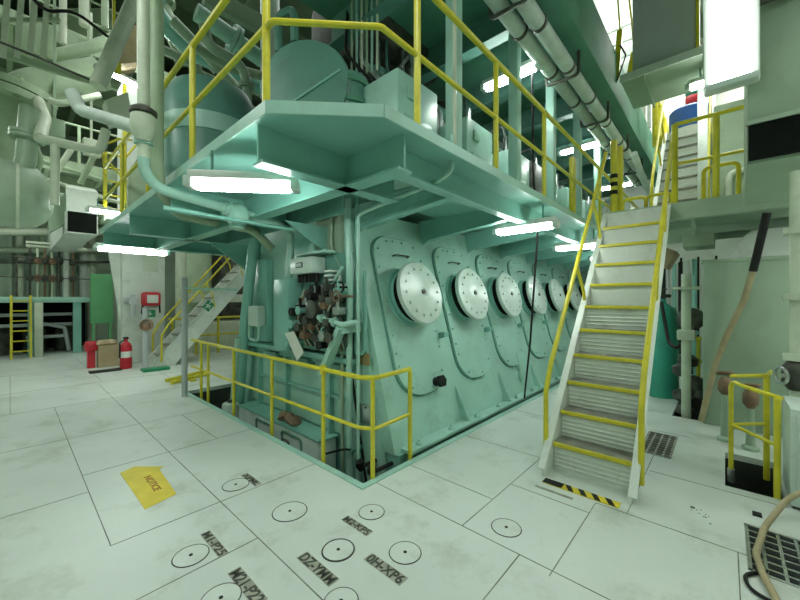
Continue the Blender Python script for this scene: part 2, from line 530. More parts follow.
b = MB(); b.bx(1.77, 12.7, 1.74, 1.76, 2.50, 2.69); b.bx(1.77, 12.7, 1.70, 1.80, 2.485, 2.50); b.build('deck_beam', 'teal', wk)
for i in range(8):
    x = 2.72 + 1.19 * i
    b = MB()
    b.prism([(x - .01, 1.78, 2.69), (x - .01, 3.2, 2.69), (x - .01, 3.14, 2.36), (x - .01, 3.0, 2.42), (x - .01, 1.78, 2.54)], (.02, 0, 0))
    b.prism([(x - .05, 1.78, 2.54), (x + .05, 1.78, 2.54), (x + .05, 3.02, 2.415), (x - .05, 3.02, 2.415)], (0, 0, -.014)); b.build('bracket', 'teal', wk)
b = MB(); b.bx(2.26, 2.28, 2.85, 6.3, 2.46, 2.69); b.build('inner_beam', 'teald', wk)
b = MB(); b.prism([(2.0, 3.5, 2.45), (2.62, 3.5, 2.45), (2.62, 3.5, 2.1)], (0, .02, 0)); b.build('bracket', 'teal', wk)
b = MB(); b.prism([(2.0, 5.66, 2.45), (2.62, 5.66, 2.45), (2.62, 5.66, 2.0)], (0, .02, 0)); b.build('bracket', 'teal', wk)


def rails(root, path, z0, zt, zm, posts, r=.024, rp=.024, bend=.06, m='yellow'):
    for zz, nm, rr in ((zt, 'top_rail', r), (zm, 'mid_rail', r * .8)):
        MB().tube([(x, y, zz) for x, y in path], rr, 10, bend).build(nm, m, root)
    for x, y in posts:
        bb = MB(); bb.cyl((x, y, z0), (x, y, zt), rp, 10); bb.box((x, y, z0 + .005), (.075, .075, .01)); bb.build('post', m, root)


wr = thing('walkway_railing', 'yellow tube railing along the edge of the teal overhead walkway', 'railing', (1.06, 1.55, 2.7))
rails(wr, [(1.05, 7.5), (1.05, 1.985), (1.515, 1.54), (12.5, 1.54)], 2.70, 3.76, 3.25,
      [(1.05, 2.06), (1.05, 3.36), (1.05, 4.8), (1.05, 6.2), (1.86, 1.54), (2.98, 1.54), (4.15, 1.54), (6.6, 1.54), (7.8, 1.54), (9.0, 1.54)])

# pillars between walkway and upper gallery
for i, (x, lb) in enumerate([(2.66, 'first green square pillar from the left on the walkway edge'), (3.90, 'second green square pillar on the walkway, behind the hung lamp'),
                             (5.05, 'third green square pillar along the walkway edge'), (6.25, 'fourth green square pillar along the walkway, beside the yellow post'), (7.5, 'farthest green square pillar on the walkway near the stair head')]):
    t = thing('deck_pillar', lb, 'pillar', (x, 1.78, 2.70), 'pillars holding up the upper gallery')
    b = MB(); b.bx(x - .055, x + .055, 1.725, 1.835, 2.70, 4.64, .008); b.build('shaft', 'tealp', t)
    b = MB(); b.bx(x - .09, x + .09, 1.69, 1.87, 2.70, 2.715); b.build('foot_plate', 'teal', t)
b = MB(); b.tube([(2.55, 1.70, 2.72), (2.55, 1.70, 4.64)], .018, 8); tag(b.build('conduit_riser', 'cream'), 'thin cream riser tube beside the first green pillar on the walkway', 'pipe')
t = thing('yellow_post', 'broad yellow upright post on the walkway edge left of the stair head', 'post', (5.42, 1.48, 2.70))
b = MB(); b.bx(5.36, 5.48, 1.58, 1.64, 2.70, 3.62, .008); b.build('shaft', 'yellow', t)
b = MB(); b.bx(5.3, 5.54, 1.56, 1.66, 2.702, 2.716); b.build('foot_plate', 'yellow', t)

# upper gallery
ug = thing('upper_gallery', 'dark green deep girder and deck running overhead above the walkway', 'gallery', (2.2, 1.3, 4.64))
b = MB(); b.bx(2.2, 13.5, 1.29, 1.31, 4.66, 5.55); b.bx(2.2, 13.5, 1.22, 1.42, 4.64, 4.66); b.build('girder', 'girder', ug)
b = MB(); b.bx(2.2, 13.5, 1.31, 3.6, 5.02, 5.05); b.build('deck_plate', 'girder', ug)
for i in range(8):
    x = 2.66 + 1.21 * i
    b = MB(); b.bx(x - .01, x + .01, 1.31, 3.55, 4.66, 5.02); b.bx(x - .08, x + .08, 1.45, 3.55, 4.645, 4.66); b.build('cross_beam', 'teald', ug)
# insulated pipes with hangers
for yy, zz, lb in ((1.62, 4.46, 'pale lagged pipe hung under the upper gallery, the one nearer the engine'), (1.42, 4.44, 'pale lagged pipe hung under the upper gallery, the one nearer the stairs')):
    t = thing('lagged_pipe', lb, 'pipe', (2.4, yy, zz), 'lagged pipes under the upper gallery')
    b = MB(); b.cyl((2.4, yy, zz), (10.5, yy, zz), .078, 16); b.build('run', 'lag', t)
    for i in range(9):
        x = 2.75 + i * .92
        b = MB(); b.cyl((x - .02, yy, zz), (x + .02, yy, zz), .088, 16); b.build('band', 'grime', t)
for i in range(5):
    x = 3.2 + 1.5 * i
    b = MB(); b.tube([(x, 1.325, 4.645), (x, 1.325, 4.355), (x, 1.715, 4.36), (x, 1.715, 4.645)], .02, 8, .06)
    tag(b.build('pipe_hanger', 'grime'), ['dark U strap nearest the camera carrying the two lagged pipes', 'second dark U strap along the two lagged pipes', 'third dark U strap along the two lagged pipes', 'fourth dark U strap along the two lagged pipes', 'farthest dark U strap carrying the two lagged pipes'][i], 'hanger', 'pipe hangers')
b = MB(); b.tube([(7.8, 1.25, 4.3), (8.3, 1.2, 4.0), (9.2, 1.15, 3.75), (9.4, 1.15, 2.8)], .06, 10, .2); tag(b.build('drain_pipe', 'lag'), 'pale bent pipe dropping from the upper gallery behind the yellow posts', 'pipe')

# conduit from the walkway to the engine corner
pipe('conduit', [(2.36, 1.6, 2.90), (2.36, 1.6, 2.62), (2.30, 1.68, 2.54), (2.46, 2.72, 2.50), (2.46, 2.84, 2.48), (2.46, 2.84, -.5)], .018, 'tealp', 'thin pale teal conduit from the walkway edge bending down past the engine corner', bend=.07)
pipe('drop_cable', [(4.32, 1.75, 4.60), (4.35, 1.75, 3.2), (4.52, 1.76, 2.4), (5.0, 2.05, 1.0), (5.45, 2.33, .05)], .014, 'black', 'long black cable hanging from the upper gallery down to the engine foot', 'cable', bend=.5, n=8)

# ------------------------------------------------------------ PIT RAILING
pr_ = thing('pit_railing', 'yellow tube railing guarding the floor opening in front of the engine end', 'railing', (2.02, 2.26, 0))
rails(pr_, [(2.10, 6.75), (2.10, 2.42), (2.17, 2.29), (2.70, 2.33)], -.14, .90, .45, [(2.10, 6.3), (2.10, 6.0), (2.10, 5.05), (2.10, 3.98), (2.10, 2.95), (2.17, 2.31)], .022, .021, .10)
b = MB(); b.tube([(2.60, 2.33, .90), (2.70, 2.33, .90), (2.70, 2.33, -.1)], .022, 10, .06); b.build('end_post', 'yellow', pr_)
b = MB(); b.cyl((2.10, 2.95, .86), (2.10, 2.95, .94), .034, 12); b.build('joint_sleeve', 'yellow', pr_)
# yellow low bar on the floor beyond
t = thing('floor_guard', 'low yellow double rail on the floor left of the engine opening', 'railing', (2.4, 8.0, 0))
for y in (7.85, 8.15):
    b = MB(); b.tube([(2.0, y - .3, .05), (2.8, y + .1, .05)], .035, 8); b.build('rail', 'yellow', t)
b = MB(); b.bx(2.35, 2.45, 7.6, 8.2, 0, .03); b.build('tie', 'yellow', t)

# items at the engine end -------------------------------------------------
# silver drip box at the foot
t = thing('drip_box', 'flat topped silver box with hatch handles at the foot of the engine end', 'box', (2.38, 4.4, -.69))
b = MB(); b.bx(2.36, 2.62, 3.42, 5.5, -1.69, -.03, .01); b.build('body', 'cover', t)
b = MB(); b.bx(2.35, 2.64, 3.40, 5.52, -.03, -.018); b.build('lid', 'teal', t)
for y in (3.75, 4.45):
    b = MB(); b.tube([(2.36, y, -.42), (2.345, y, -.08), (2.345, y + .45, -.08), (2.36, y + .45, -.42)], .012, 8, .05); b.build('hatch_frame', 'teald', t)
b = MB(); b.tube([(2.36, 4.0, -.3), (2.32, 4.0, -.16), (2.32, 4.14, -.16), (2.36, 4.14, -.3)], .01, 8, .03); b.build('hatch_handle', 'grime', t)
random.seed(3)
b = MB()
for q in range(6):
    b.lathe((2.49 + random.uniform(-.04, .04), 4.10 + q * .05, -.016), (random.uniform(-.8, .8), random.uniform(-.8, .8), 1), [(0, .05), (.03, .085), (.07 + .02 * (q % 3), .05), (.1, 0)], 9)
tag(b.build('oily_rag', 'rust'), 'crumpled brown oily rag lying on the silver box', 'rag')
t = thing('drip_box_bracket', 'small pale tank standing beside the silver box under the railing', 'tank', (2.3, 5.75, -1.69))
b = MB(); b.bx(2.2, 2.42, 5.55, 5.78, -1.69, .0, .05); b.build('body', 'cover', t)
b = MB(); b.cyl((2.3, 5.66, .0), (2.3, 5.66, .04), .04, 12); b.build('cap', 'grime', t)

# local control stand with gauges
t = thing('control_manifold', 'dark cluster of valves and tubes under a small white terminal box on the engine end', 'control unit', (2.45, 3.5, .98))
b = MB(); b.bx(2.50, 2.59, 3.05, 3.95, .98, 2.12, .01); b.build('back_plate', 'teald', t)
b = MB(); b.bx(2.30, 2.50, 3.46, 3.92, 1.90, 2.09, .015); jb = b.build('terminal_box', 'cover', t, 'white terminal box')
b = MB(); b.bx(2.294, 2.30, 3.64, 3.78, 1.97, 2.03); b.build('label_plate', 'black', jb)
b = MB(); b.bx(2.2915, 2.294, 3.655, 3.765, 1.98, 2.02); b.build('label_face', 'cover', jb)
b = MB(); b.bx(2.34, 2.5, 3.25, 3.85, 2.12, 2.15, .005); b.lathe((2.42, 3.62, 2.15), (0, 0, 1), [(0, .07), (.04, .06), (.12, .015), (.16, .012)], 14); b.build('cap_rail', 'tealp', t)
for q in range(6):
    b = MB(); y = 3.49 + q * .075; b.cyl((2.40, y, 1.80), (2.40, y, 1.90), .024, 10); b.build('cable_gland', 'black', t)
random.seed(8)
for q in range(44):
    b = MB(); y = random.uniform(3.0, 3.95); z = random.uniform(1.02, 1.75); x = random.uniform(2.33, 2.47)
    if z > 1.55: y = min(y, 3.55)
    k = random.random()
    if k < .45: b.cyl((x - .07, y, z), (2.53, y, z), random.uniform(.025, .05), 12); b.cyl((x - .08, y, z), (x - .07, y, z), .055, 6)
    elif k < .75: b.box((x, y, z), (.12, .10, .08), None, .01); b.cyl((x - .02, y, z + .04), (x - .02, y, z + .12), .02, 8); b.cyl((x, y, z), (2.53, y, z), .02, 8)
    else: b.torus((x - .06, y, z), (1, 0, 0), .055, .011, 16, 6); b.cyl((x - .06, y, z), (2.53, y, z), .014, 8); b.bar((x - .06, y - .055, z), (x - .06, y + .055, z), .01, .01)
    b.build('valve', ['grime', 'grime', 'black', 'grime', 'teal', 'steel', 'rust', 'black', 'grime'][q % 9], t)
for q in range(16):
    b = MB(); y = 3.05 + q * .055
    b.tube([(2.48, y, 1.72), (2.38, y + .02, 1.5), (2.36, y + random.uniform(-.15, .15), 1.3), (2.5, y, 1.02)], .010, 6, .05); b.build('tube', ['grime', 'steel', 'rust', 'cream'][q % 4], t)
b = MB(); b.lathe((2.34, 3.45, 1.48), (-1, 0, 0), [(0, .09), (.03, .1), (.06, .1), (.07, .08)], 22); b.build('dial_gauge', 'grime', t)
b = MB()
for q in range(3): b.bx(2.36, 2.50, 3.18, 3.30, 1.80 + .05 * q, 1.82 + .05 * q)
b.build('card_tabs', 'paper', t)
b = MB(); b.prism([(2.26, 3.97, 1.18), (2.26, 3.77, 1.22), (2.26, 3.55, .99), (2.28, 3.73, .87)], (.006, .004, 0))
tag(b.build('paper_sheet', 'paper'), 'white paper sheet hanging askew below the valve cluster', 'paper')
b = MB(); b.bar((2.35, 2.98, 1.30), (2.35, 3.32, .76), .06, .10, (1, 0, 0)); b.bx(2.33, 2.60, 2.94, 3.02, 1.24, 1.32)
tag(b.build('strut', 'tealp'), 'pale teal flat strut slanting down beside the valve cluster', 'strut')
pipe('oil_valve_line', [(2.48, 2.85, 1.36), (2.34, 2.95, 1.33), (2.32, 3.35, 1.40)], .03, 'tealp', 'short teal valve line at the right of the dark cluster', bend=.06, flanges=[(1, .3), (1, .8)])
# wall box (lubricator) left on end face
t = thing('lubricator_box', 'small pale box with a looped pipe on the left of the engine end', 'box', (2.5, 5.2, 1.25))
b = MB(); b.bx(2.40, 2.53, 4.98, 5.28, 1.2, 1.5, .02); b.build('body', 'cover', t)
b = MB(); b.tube([(2.45, 5.34, 2.0), (2.45, 5.34, 1.0), (2.45, 5.05, .98), (2.45, 5.02, 1.22)], .022, 8, .08); b.build('loop_pipe', 'tealp', t)
b = MB(); b.cyl((2.46, 5.34, 1.98), (2.46, 5.34, 2.10), .05, 14); b.build('head', 'cover', t)
# leaning pipes at the left corner
pipe('leaning_pipe', [(2.44, 5.12, 2.66), (2.44, 5.45, 1.3), (2.44, 5.68, 0), (2.44, 6.0, -1.6)], .075, 'teal', 'thick teal pipe leaning along the left edge of the engine end', bend=.2)
pipe('leaning_pipe', [(2.36, 5.50, 1.0), (2.36, 5.60, .5), (2.36, 5.85, -.9)], .05, 'tealp', 'thinner pale teal pipe leaning beside the thick one', bend=.2)
pipe('support_post', [(1.93, 6.55, 0), (1.93, 6.55, 1.95)], .045, 'grey', 'grey round post standing at the far corner of the floor opening', 'post')
pipe('rail_arm', [(1.93, 6.55, 1.78), (2.42, 5.7, 1.74)], .02, 'tealp', 'thin teal arm from the grey post to the engine', 'bar', bend=0)
for q, (y, x, z) in enumerate([(3.18, 2.52, 2.6), (3.03, 2.50, 2.6), (2.93, 2.54, 2.6)]):
    pipe('engine_riser', [(x, y + [.2, .02, .02][q], 2.9), (x, y + [.2, .02, .02][q], 2.2), (x, y, 1.94), (x, y, .2), (x, y - .02, -.6)], [.022, .036, .018][q], ['green', 'tealp', 'teal'][q],
         ['pale green riser pipe kinked beside the engine corner, leftmost of three', 'widest teal riser pipe at the engine corner, middle of three', 'slim teal riser pipe at the engine corner, rightmost of three'][q], bend=.12, group='risers at the engine corner')
pipe('brace_pipe', [(2.42, 3.45, 1.55), (2.42, 3.05, 1.95)], .016, 'tealp', 'thin diagonal teal brace above the valve cluster', bend=0)
pipe('return_pipe', [(2.57, 2.86, 1.9), (2.57, 2.86, 1.02), (2.57, 3.0, .98), (2.57, 3.0, 1.3)], .022, 'teal', 'slim U shaped teal pipe by the brown nameplate', bend=.08)
t = thing('reflector_plate', 'shiny pale plate low on the engine corner behind the railing', 'plate', (2.56, 3.1, .1))
b = MB(); b.box((2.575, 2.84, .36), (.02, .24, .2), None, .004); b.build('plate', 'steel', t)
b = MB(); b.cyl((2.555, 2.84, .44), (2.59, 2.84, .44), .012, 8); b.build('bolt', 'grime', t)
t = thing('hand_lever', 'dark lever valve low in the opening at the engine corner', 'valve', (2.45, 2.9, -.05))
b = MB(); b.cyl((2.45, 2.95, -.02), (2.62, 2.95, -.02), .03, 12); b.build('stem', 'teald', t)
b = MB(); b.tube([(2.47, 2.95, -.02), (2.4, 3.0, -.0), (2.36, 3.28, -.12)], .012, 8, .03); b.build('lever', 'black', t)
for y in (2.55, 2.72):
    b = MB(); b.lathe((2.4, y, -.13), (-.3, 0, 1), [(0, .03), (.05, .05), (.1, .04), (.12, 0)], 12); b.cyl((2.4, y, -.1), (2.68, y, -.1), .02, 8); b.build('foot_knob', 'black', eng)

# big teal pipe coming down in front of the walkway edge
pipe('teal_downpipe', [(.755, 3.6, 9.0), (.755, 3.6, 2.56), (2.02, 3.74, 2.46), (2.40, 4.05, 2.44), (2.42, 4.15, 1.84)], .046, 'tealp', 'teal pipe dropping past the walkway edge and running under it to the engine end', bend=.22, flanges=[(0, .945), (1, .55)], fl=1.5)
pipe('teal_downpipe', [(.885, 3.75, 9.0), (.885, 3.75, 2.62), (1.3, 4.6, 2.56), (2.2, 4.65, 2.52), (2.45, 4.65, 2.3)], .055, 'beige', 'beige green pipe dropping just behind the teal one at the walkway edge', bend=.25)
b = MB(); b.lathe((1.47, 3.69, 2.46), (1, 0, 0), [(0, .05), (.03, .1), (.1, .12), (.17, .1), (.2, .05)], 18); b.cyl((1.57, 3.69, 2.32), (1.57, 3.69, 2.46), .07, 14)
tag(b.build('pipe_strainer', 'tealp'), 'rounded teal strainer body on the pipe behind the hung lamp', 'valve')
pipe('slim_pipe', [(.86, 3.45, 2.36), (2.1, 3.5, 2.36)], .018, 'teal', 'slim teal pipe running under the walkway below the thick one', bend=0)

# ---------------------------------------------------------------- LIGHTS
def make_light(L=.72, m='lamp', w=.13):
    t = thing('fluorescent_light', 'fluorescent light', 'light')
    b = MB(); b.bx(-L / 2, L / 2, -w / 2, w / 2, .055, .115, .012); b.build('housing', 'white', t)
    b = MB(); b.bx(-L / 2 + .03, L / 2 - .03, -w * .42, w * .42, -.01, .055, .025); b.build('diffuser', m, t)
    for s in (-1, 1):
        b = MB(); b.bx(s * L / 2 - .03, s * L / 2 + .03, -w * .48, w * .48, -.005, .075, .012); b.build('end_cap', 'cover', t)
    for s in (-1, 1):
        b = MB(); b.cyl((s * L * .3, 0, .115), (s * L * .3, 0, .27), .01, 8); b.build('hanger_rod', 'teald', t)
    return t


lt = make_light()
LG = 'fluorescent lights'
place(lt, (1.13, 2.55, 2.385), math.atan2(-.44, .50), 'lit fluorescent lamp hung under the near left end of the walkway')
for loc, rz, lb in [((4.10, 1.75, 2.40), PI / 2, 'lit fluorescent lamp under the walkway crossed by the black cable'), ((6.10, 1.72, 2.40), PI / 2, 'lit fluorescent lamp under the walkway just behind the stair handrail'),
                    ((8.15, 1.72, 2.40), PI / 2, 'lit fluorescent lamp under the walkway hidden behind the stairs'), ((4.28, 2.02, 4.38), PI / 2, 'lit fluorescent lamp above the walkway behind the yellow rails, left one'),
                    ((7.17, 2.0, 4.38), PI / 2, 'lit fluorescent lamp above the walkway behind the yellow rails, right one'), ((1.36, 9.0, 3.28), 0, 'small lit fluorescent lamp near the yellow ladder on the left'),
                    ((6.75, .05, 4.68), PI / 2, 'lit fluorescent lamp under the upper landing at the right'), ((10.2, 2.0, 4.38), PI / 2, 'far lit fluorescent lamp above the walkway end')]:
    place(copy_tree(lt), loc, rz, lb)
lt2 = make_light(1.05)
place(lt2, (1.48, 7.75, 2.42), 0.03, 'bright fluorescent lamp in front of the white column on the left')
lt3 = make_light(1.3, 'lampb', .30)  # added unseen overhead lamp, there for fill on the floor
place(lt3, (.4, 1.0, 4.6), 0, 'added overhead fill lamp above the camera, out of the picture', 'added overhead lamps')
t = thing('floodlight', 'glaring broad floodlight hung tilted at the upper right', 'light', (3.6, .0, 3.3))
fa, fb = V((4.30, -.03, 4.72)), V((4.43, -.04, 3.60))
fd = (fb - fa).normalized(); fu = V((0, 1, 0)).cross(fd)
fu = fu if fu.x < 0 else -fu
b = MB(); b.bar(fa + fu * .02, fb + fu * .02, .29, .06, fu, .02); b.build('diffuser', 'lampb', t)
b = MB(); b.bar(fa - fd * .06 - fu * .07, fb + fd * .06 - fu * .07, .38, .12, fu, .02); b.build('housing', 'white', t)
b = MB(); b.bar(fb + fd * .0 - fu * .0, fb + fd * .06, .36, .12, fu, .02); b.build('end_cap', 'cover', t)
b = MB(); b.cyl(fa - fu * .1, (4.38, -.03, 8.85), .015, 8); b.build('hanger_rod', 'grime', t)
for x in (2.95, 3.75):
    pass

# more added overhead lamps, out of the picture, put in to brighten the floor
n = 0
for x, y, z in [(-.6, 3.2, 4.9), (1.8, -1.0, 4.6), (-1.2, -.8, 4.6), (-1.0, 6.0, 5.2), (3.6, -2.0, 4.6), (-1.2, 10.5, 5.2)]:
    n += 1
    place(copy_tree(lt3), (x, y, z), 0, 'added overhead fill lamp %s, out of the picture' % ['left of the camera', 'right of the camera', 'behind the camera', 'over the left floor', 'over the right floor', 'over the far left floor'][n - 1], 'added overhead lamps')


def area(loc, size, sy, e, rot=(0, 0, 0), col=(.92, 1, .93)):  # added area light for fill, unseen
    l = bpy.data.lights.new('fill_light', 'AREA'); l.shape = 'RECTANGLE'; l.size = size; l.size_y = sy; l.energy = e; l.color = col
    o = bpy.data.objects.new('fill_light', l); COL.objects.link(o); o.location = loc; o.rotation_euler = rot
    return o


K = 0.36
for x, y, z, e in [(.4, 1.0, 4.55, 70), (-.6, 3.2, 4.85, 80), (1.8, -1.0, 4.55, 60), (-1.0, 6.0, 5.15, 90), (3.6, -2.0, 4.55, 50), (-1.2, 10.5, 5.15, 90)]:
    area((x, y, z), 1.3, .3, e * K)  # fill that goes with the added overhead lamps
area((4.5, 6.5, 8.4), 6, 4, 300 * K)                # added hall fill above the engine, no fixture
area((1.0, 11.5, 6.9), 5, 1.5, 300 * K)  # added fill for the upper left, no fixture
area((.3, 13.2, 4.5), 4, 1.0, 150 * K)  # added fill that brightens the back left wall
area((11, 0, 8.3), 3, 3, 1100 * K, (0, 0, 0), (1, 1, .93))   # added fill to brighten the stair trunk
area((1.0, 9.5, 8), 4, 4, 160 * K)  # more added fill high at the back left
area((7.4, 1.9, 8.7), 1.5, 1.0, 330 * K, (0, -.5, 0))  # added fill on the white high gallery slats
area((9.2, .4, 7.2), .8, .8, 70 * K)  # added fill over the upper stairs
area((4.9, -1.7, 2.45), .7, .2, 14, (0, -.6, 0))  # added fill on the tank face and white panel
place(copy_tree(lt), (4.9, -1.72, 2.48), 0, 'added fluorescent fill lamp under the landing before the right tank, out of the picture')
w = bpy.data.worlds.new('world'); SC.world = w; w.use_nodes = True
w.node_tree.nodes['Background'].inputs[0].default_value = (.05, .07, .06, 1)
w.node_tree.nodes['Background'].inputs[1].default_value = .1


# ---------------------------------------------------------------- STAIRS
def stair(name, label, x0, y0, w, n, dz, dx, z0=0.0, panels=True, hand=True, nose='yellow', ext=.9, fb=.21, sd=.14):
    t = thing(name, label, 'stairs', (x0, y0 + w / 2, z0))
    xt, zt = x0 + n * dx + dx, z0 + (n + 1) * dz
    for y in (y0, y0 + w):
        s = MB()
        a, c = V((x0 - .12, y, z0)), V((xt, y, zt))
        s.prism([(x0 - fb, y - .012, z0), (x0 + sd - .02, y - .012, z0), (xt + .06, y - .012, zt - sd), (xt + .06, y - .012, zt + .02), (xt - .09, y - .012, zt + .02), (x0 - fb, y - .012, z0 + .06)], (0, .024, 0))
        d = (c - a)
        sgn = -1 if y == y0 else 1
        s.bar(V((x0 - fb, y + sgn * .02, z0 + .06)), V((xt - .09, y + sgn * .02, zt + .01)), .06, .012)
        s.build('stringer', 'white', t)
    for k in range(1, n + 1):
        x, z = x0 + (k - 1) * dx, z0 + k * dz
        s = MB(); s.bx(x, x + dx + .03, y0 + .015, y0 + w - .015, z - .03, z - .004); tr = s.build('tread', 'tread', t)
        s = MB(); s.bx(x - .02, x + .012, y0 + .015, y0 + w - .015, z - .034, z, .004); s.build('nosing', nose, tr)
    if panels:
        for k in range(0, n + 1):
            x, z = x0 + k * dx + .02, z0 + k * dz
            s = MB()
            s.bx(x - .004, x + .004, y0 + .015, y0 + w - .015, z, z + dz - .034)
            if k < 6:
                for q in range(5): s.cyl((x - .006, y0 + .02, z + .04 + q * .04), (x - .006, y0 + w - .02, z + .04 + q * .04), .009, 6)
            s.build('riser_panel', 'white', t)
    if hand:
        sl = dz / dx
        for y, g in ((y0 - .05, -1), (y0 + w + .05, 1)):
            s = MB()
            p = [(x0 - .02, y, z0 + .10), (x0 - .02, y, z0 + .72), (x0 + .12, y, z0 + .98), (xt - .2, y, z0 + .98 + (xt - .32 - x0) * sl), (xt + .05, y, zt + ext)]
            s.tube(p, .023, 10, .12)
            h = s.build('handrail', 'yellow', t)
            for f in (.42, .78):
                xx = x0 + .12 + (xt - .32 - x0) * f; zz = z0 + .98 + (xt - .32 - x0) * f * sl
                s = MB(); s.tube([(xx, y, zz), (xx + .16, y - g * .03, zz - .30), (xx + .22, y - g * .04, zz - .62)], .018, 8, .08); s.build('handrail_bracket', 'yellow', h)
    return t


stair('ship_stairs', 'steep white stairs with yellow nosed steps in the right foreground', 3.46, .55, .66, 10, .2545, .205)
stair('ship_stairs', 'white stairs with a green exit sign seen from the side on the left', 2.45, 9.95, .66, 11, .235, .195, nose='tread', sd=.3)
stair('ship_stairs', 'bright white upper stairs climbing from the right landing', 7.5, .25, .64, 8, .245, .19, z0=2.8, nose='tread')
# exit sticker on the left stairs stringer
t = thing('exit_sign', 'small green running figure sign stuck on the left stairs', 'sign', (3.35, 9.92, 1.45))
c = V((3.48, 9.93, 1.42))
b = MB(); b.box(c, (.24, .006, .2), Matrix.Rotation(-.9, 3, 'Y'), 0); b.build('plate', 'sign', t)
b = MB(); R = Matrix.Rotation(-.9, 3, 'Y')
f = c + V((0, -.006, 0))
b.box(f + R @ V((0, 0, .055)), (.035, .004, .035), R); b.bar(f + R @ V((-.01, 0, .03)), f + R @ V((.005, 0, -.02)), .004, .035); b.bar(f + R @ V((.005, 0, -.02)), f + R @ V((-.05, 0, -.07)), .004, .02)
b.bar(f + R @ V((.005, 0, -.02)), f + R @ V((.05, 0, -.06)), .004, .02); b.bar(f + R @ V((-.05, 0, .0)), f + R @ V((.05, 0, .025)), .004, .018); b.build('figure', 'paper', t)

# hazard strip at the foot of the near stairs
t = thing('hazard_strip', 'black and yellow striped strip on the floor at the foot of the stairs', 'marking', (3.34, .88, 0))
b = MB(); b.bx(3.13, 3.22, .60, 1.18, .0, .006); b.build('strip', 'yel2', t)
b = MB()
for q in range(4):
    y = .62 + q * .10; b.prism([(3.13, y, .0065), (3.22, y + .05, .0065), (3.22, y + .095, .0065), (3.13, y + .045, .0065)], (0, 0, .001))
b.bx(3.13, 3.22, 1.02, 1.18, .0065, .0075); b.build('stripe', 'black', t)
b = MB(); b.bx(3.02, 3.05, .9, 1.2, 0, .003); tag(b.build('floor_marking', 'patch'), 'faded dark stencil line on the floor before the stair foot', 'marking')

# ------------------------------------------------- RIGHT LANDING AND BEYOND
ZL = 2.80
ld = thing('landing', 'pale green steel landing at the top of the near stairs', 'landing', (5.5, 0, 2.5))
b = MB(); b.bx(5.62, 9.0, -3.5, 1.28, 2.72, 2.745); b.build('deck_plate', 'green', ld)
b = MB(); b.bx(5.60, 5.62, -3.5, 1.28, 2.60, 2.80); b.bx(5.54, 5.68, -3.5, 1.28, 2.585, 2.60); b.build('front_beam', 'green', ld)
b = MB(); b.bx(5.61, 5.70, .57, 1.22, 2.70, 2.80, .01); b.build('step_edge', 'yellow', ld)
for x in (6.4, 7.2, 8.0):
    b = MB(); b.bx(x - .01, x + .01, -3.5, 1.28, 2.60, 2.72); b.build('cross_beam', 'green', ld)
for y in (.3, -.6, -1.6):
    b = MB(); b.prism([(5.62, y - .01, 2.6), (6.3, y - .01, 2.6), (6.0, y - .01, 2.42), (5.75, y - .01, 2.48)], (0, .02, 0)); b.build('bracket', 'green', ld)
lr = thing('landing_railing', 'yellow railing with grey posts on the right landing edge', 'railing', (5.65, .4, 2.75))
rails(lr, [(5.66, .47), (5.66, -2.5)], 2.745, 3.80, 3.30, [(5.66, .47), (5.66, .08), (5.66, -.6), (5.66, -1.4)], .024, .034)
b = MB(); b.tube([(5.9, .2, 2.75), (5.9, .2, 3.25), (5.9, -.12, 3.25), (5.9, -.12, 2.75)], .024, 8, .08); tag(b.build('guard_hoop', 'yellow'), 'yellow hoop guard on the landing behind its railing', 'guard')
for y, lb in ((1.1, 'yellow hoop guard at the head of the near stairs, left one'), (.78, 'yellow hoop guard at the head of the near stairs, right one')):
    b = MB(); b.tube([(6.9, y + .16, 2.745), (6.9, y + .16, 3.25), (6.9, y - .16, 3.25), (6.9, y - .16, 2.745)], .026, 8, .08); b.bar((6.9, y - .16, 3.0), (6.9, y + .16, 3.0), .03, .03); tag(b.build('guard_hoop', 'yellow'), lb, 'guard')
for x, y, lb in ((6.05, 1.22, 'yellow pole with black bands left of the stair head'), (6.35, 1.20, 'plain yellow pole right of the banded one at the stair head')):
    t = thing('yellow_pole', lb, 'post', (x, y, 2.7))
    b = MB(); b.cyl((x, y, 2.745), (x, y, 3.95), .045, 12); b.build('shaft', 'yellow', t)
    if x < 6.1:
        for q in range(3):
            b = MB(); b.cyl((x, y, 3.15 + .12 * q), (x, y, 3.21 + .12 * q), .05, 12); b.build('band', 'black', t)
# white post, upper landing, grey plate
b = MB(); b.bx(7.25, 7.37, .2, .32, 2.745, 4.95, .01); tag(b.build('white_post', 'white'), 'square white post carrying the upper landing beside the upper stairs', 'post')
ul = thing('upper_landing', 'pale green upper landing high at the right above the glaring lamp', 'landing', (6.6, 0, 4.95))
b = MB(); b.bx(6.35, 7.5, -3.5, 1.2, 4.98, 5.02); b.build('deck_plate', 'green', ul)
b = MB(); b.bx(6.33, 6.35, -3.5, 1.2, 4.93, 5.04); b.build('front_edge', 'white', ul)
for y in (.9, .2, -.5, -1.2):
    b = MB(); b.bx(6.4, 7.5, y - .01, y + .01, 4.90, 4.98); b.build('stiffener', 'green', ul)
t = thing('screen_plate', 'large plain grey plate standing on the upper landing edge', 'panel', (6.45, .65, 5.02))
b = MB(); b.bx(6.44, 6.47, .30, 1.05, 5.02, 7.6, .008); b.build('sheet', 'grey', t)
b = MB(); b.bx(6.42, 6.49, .26, .30, 5.02, 7.4); b.build('edge_post', 'yellow', t)
